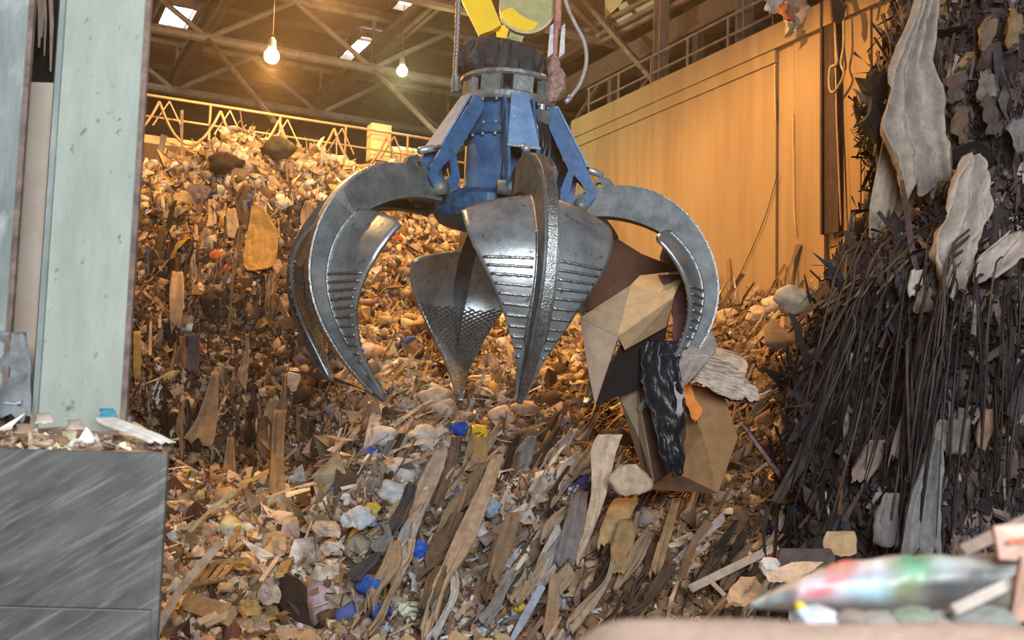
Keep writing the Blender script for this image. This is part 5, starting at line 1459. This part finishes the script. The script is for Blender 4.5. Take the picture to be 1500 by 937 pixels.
# draped rags and films that hang down the slopes
def drapes(n, xr, yr, slope, wr, Lr, cols_, name, base, grp, off):
    for k in range(n):
        x = random.uniform(*xr); y = random.uniform(*yr)
        L = random.uniform(*Lr); wd = random.uniform(*wr); sl = slope * random.uniform(.6, 1.3)
        h = hitn(x, y, 'G')
        if h is None: continue
        cn, c = random.choice(cols_)
        rows = [(x - wd * .25, x + wd * .3, y - L / 2), (x - sl * L * .3 - wd * .5, x - sl * L * .3 + wd * .5, y - L * .15), (x - sl * L * .65 - wd * .6, x - sl * L * .65 + wd * .5, y + L * .2), (x - sl * L - wd * .35, x - sl * L + wd * .25, y + L / 2)]
        rows = [((a_ + b_) / 2 - (b_ - a_) / 2 * q_ + e_, (a_ + b_) / 2 + (b_ - a_) / 2 * q_ + e_, y_) for (a_, b_, y_), q_, e_ in zip(rows, [random.uniform(.4, 1.5) for _ in range(4)], [random.uniform(-.3, .3) * wd for _ in range(4)])]
        f_ = random.uniform(.6, 1.05)
        sheet_item(name, ('short ' if L < Lr[0] + (Lr[1] - Lr[0]) / 2 else 'long ') + ('narrow ' if wd < sum(wr) / 2 else 'wide ') + cn + ' ' + base + ' near ' + near(x, y), 'rag', rows, tuple(q * f_ for q in c), off=off, folds=random.uniform(1.0, 2.2), amp=random.uniform(.05, .09), nx=11, sub=4, th=.01, group=grp, crumple=.05, which='G', seed=k, ragged=.25)
EARTH = [('tan', (.42, .30, .19)), ('brown', (.24, .15, .09)), ('dark brown', (.10, .064, .042)), ('beige', (.50, .38, .27)), ('dark brown', (.07, .046, .034))]
GREYS = EARTH + [('grey', (.36, .33, .31)), ('pale grey', (.50, .47, .44)), ('charcoal', (.08, .075, .08))]
drapes(46, (215, 500), (300, 690), .03, (7, 18), (32, 85), EARTH, 'hanging_rag', 'rag hanging down tall face', 'rags hanging on the tall face', .03)
drapes(44, (545, 850), (620, 900), .50, (9, 24), (40, 105), GREYS, 'draped_rag', 'rag draped down slope under grab', 'rags draped under the grab', .02)
drapes(40, (860, 1150), (600, 900), .55, (9, 22), (40, 105), EARTH, 'draped_rag', 'rag draped down brown slope', 'rags draped on the brown slope', .02)

# ================================================================== FOREGROUND LEDGE (out of focus)
FT = EYE - 0.292
nxs, nys = 60, 14
V = []
for j in range(nys):
    for i in range(nxs):
        x = 0.075 + 1.9 * i / (nxs - 1)
        y = 0.9 + 0.72 * j / (nys - 1)
        e = min(1, (x - .075) / .10)
        z = FT - .06 * (1 - e) ** 2 + .012 * noise.noise(Vector((x * 6, y * 6, 1))) - .03 * max(0, (y - 1.5) / .12) ** 2
        V.append((x, y, z))
top_n = len(V)
F = grid_faces(nxs, nys)
rimi = [i for i in range(nxs)] + [j * nxs + nxs - 1 for j in range(1, nys)] + [(nys - 1) * nxs + i for i in range(nxs - 2, -1, -1)] + [j * nxs for j in range(nys - 2, 0, -1)]
for i in rimi: V.append((V[i][0], V[i][1], 0.0))
k = len(rimi)
F += [(rimi[i], top_n + i, top_n + (i + 1) % k, rimi[(i + 1) % k]) for i in range(k)]
struct('trim_2', V, F, concrete_g, True)
struct('trim_3', *box_vf((0.4, 1.64, 0), (3.2, 0, 0), (0, .80, 0), (0, 0, EYE - .50)), concrete_g)
# printed plastic sack, blurred
Yb = 2.35
rows = [(1092, 1100, 890), (1098, 1180, 868), (1120, 1260, 846), (1160, 1330, 828), (1210, 1400, 818)]
def sack():
    NX, NS = 44, 14
    V = []
    for i in range(NX):
        u = i / (NX - 1)
        xc = 1096 + 400 * u
        ytop = float(np.interp(u, [0, .08, .2, .35, .55, .75, .9, 1], [886, 868, 843, 822, 812, 815, 812, 800]))
        ybot = float(np.interp(u, [0, .1, .3, .6, 1], [893, 896, 900, 905, 905]))
        for k_ in range(NS):
            a = 2 * math.pi * k_ / NS
            y = (ytop + ybot) / 2 - (ybot - ytop) / 2 * math.sin(a)
            dep = .16 * min(1, u * 5 + .1)
            p = at(xc, y, Yb - dep * math.cos(a))
            p += Vector((0, -1, .5)) * (.022 * noise.noise(p * 9) + .014 * (1 - 2 * abs(noise.noise(p * 22))))
            V.append(p)
    F = [(i * NS + k_, i * NS + (k_ + 1) % NS, (i + 1) * NS + (k_ + 1) % NS, (i + 1) * NS + k_) for i in range(NX - 1) for k_ in range(NS)]
    F += [tuple(range(NS - 1, -1, -1)), tuple(range((NX - 1) * NS, NX * NS))]
    return V, F
m = bpy.data.materials.new('printed_sack'); m.use_nodes = True
b = m.node_tree.nodes['Principled BSDF']; b.inputs['Roughness'].default_value = .45
a_ = m.node_tree.nodes.new('ShaderNodeAttribute'); a_.attribute_name = 'Col'
m.node_tree.links.new(a_.outputs['Color'], b.inputs['Base Color'])
V, F = sack()
so = single('plastic_sack', V, F, m, 'crumpled printed plastic sack in red white green and blue', 'sack', None, True)
ca = so.data.color_attributes.new('Col', 'FLOAT_COLOR', 'POINT')
blobs = [((1230, 822), (30, 10), (.80, .14, .10)), ((1278, 820), (25, 9), (.85, .80, .78)), ((1340, 826), (36, 16), (.12, .36, .18)), ((1385, 822), (26, 10), (.62, .72, .72)), ((1440, 820), (50, 10), (.55, .52, .46)),
         ((1200, 868), (24, 9), (.60, .16, .18)), ((1225, 845), (20, 8), (.66, .22, .22)), ((1280, 868), (40, 14), (.36, .62, .74)), ((1320, 865), (36, 18), (.16, .19, .05)), ((1390, 860), (50, 24), (.025, .03, .03)), ((1455, 845), (50, 16), (.05, .06, .05)),
         ((1120, 880), (30, 14), (.50, .66, .70)), ((1150, 850), (30, 10), (.70, .60, .56)), ((1250, 885), (50, 12), (.42, .40, .42)), ((1360, 893), (60, 9), (.30, .32, .30)), ((1450, 885), (50, 12), (.30, .32, .28)), ((1270, 838), (40, 8), (.40, .38, .42))]
cols_ = []
for p in V:
    x, y = topx(p)
    best = np.array([.30, .28, .29]); tot = 1.0
    acc = best * .25; wt = .25
    for (cx, cy_), (rx, ry), c in blobs:
        g = math.exp(-2.2 * (((x - cx) / rx) ** 2 + ((y - cy_) / ry) ** 2)) * 3
        acc = acc + np.array(c) * .62 * g; wt += g
    cols_ += [*(acc / wt), 1.0]
ca.data.foreach_set('color', cols_)
fgs = 'blurred debris behind the near ledge'
lump_item('white_wad', 'white crumpled plastic wad in front of printed sack', 'plastic', 1195, 905, 2.12, .034, (.42, .46, .50), squash=(1.3, .8, .7), seed=41)
lump_item('yellow_scrap', 'small yellow scrap tucked under printed sack', 'scrap', 1172, 888, 2.12, .010, (.55, .42, .05), seed=42)
for k, (x, c) in enumerate(((1250, (.40, .33, .28)), (1290, (.46, .42, .38)), (1335, (.30, .34, .26)), (1375, (.62, .55, .48)), (1415, (.30, .31, .29)), (1450, (.34, .35, .32)))):
    lump_item('debris_wad', ('brown', 'beige', 'olive', 'cream', 'grey', 'slate')[k] + ' crumpled wad between printed sack and near ledge', 'wad', x, 905 + 5 * (k % 2), 2.1, .024 + .006 * (k % 3), tuple(q * .5 for q in c), fgs, squash=(1.5, .8, .6 + .15 * (k % 2)), seed=50 + k)
board_item('board', 'grey weathered lath slanting over end of printed sack', 'board', (1395, 895), (1505, 842), .022, .014, (.36, .31, .26), Y=(2.05, 2.15))
board_item('board', 'dark lath slanting behind the pink block', 'board', (1408, 808), (1505, 762), .03, .02, (.22, .16, .12), Y=(2.6, 2.75))
poly_thing('pink_block', 'pale pink foam block with red stripe on near debris', 'block', dict(a=(1453, 772, 2.2), b=(1515, 768, 2.2), c=(1515, 815, 2.2), d=(1462, 812, 2.2)), [('front', 'a b c d'.split(), (.50, .32, .26))], .05)
poly_thing('pink_block', 'tall pink brown wooden stake below the foam block', 'stake', dict(a=(1494, 815, 2.1), b=(1512, 815, 2.1), c=(1512, 905, 2.1), d=(1478, 905, 2.1)), [('front', 'a b c d'.split(), (.38, .23, .17))], .03)
poly_thing('red_stripe', 'red printed tape on the pale pink block', 'tape', dict(a=(1476, 790, 2.16), b=(1515, 783, 2.16), c=(1515, 790, 2.16), d=(1478, 796, 2.16)), [('tape', 'a b c d'.split(), (.78, .20, .12))], .004)
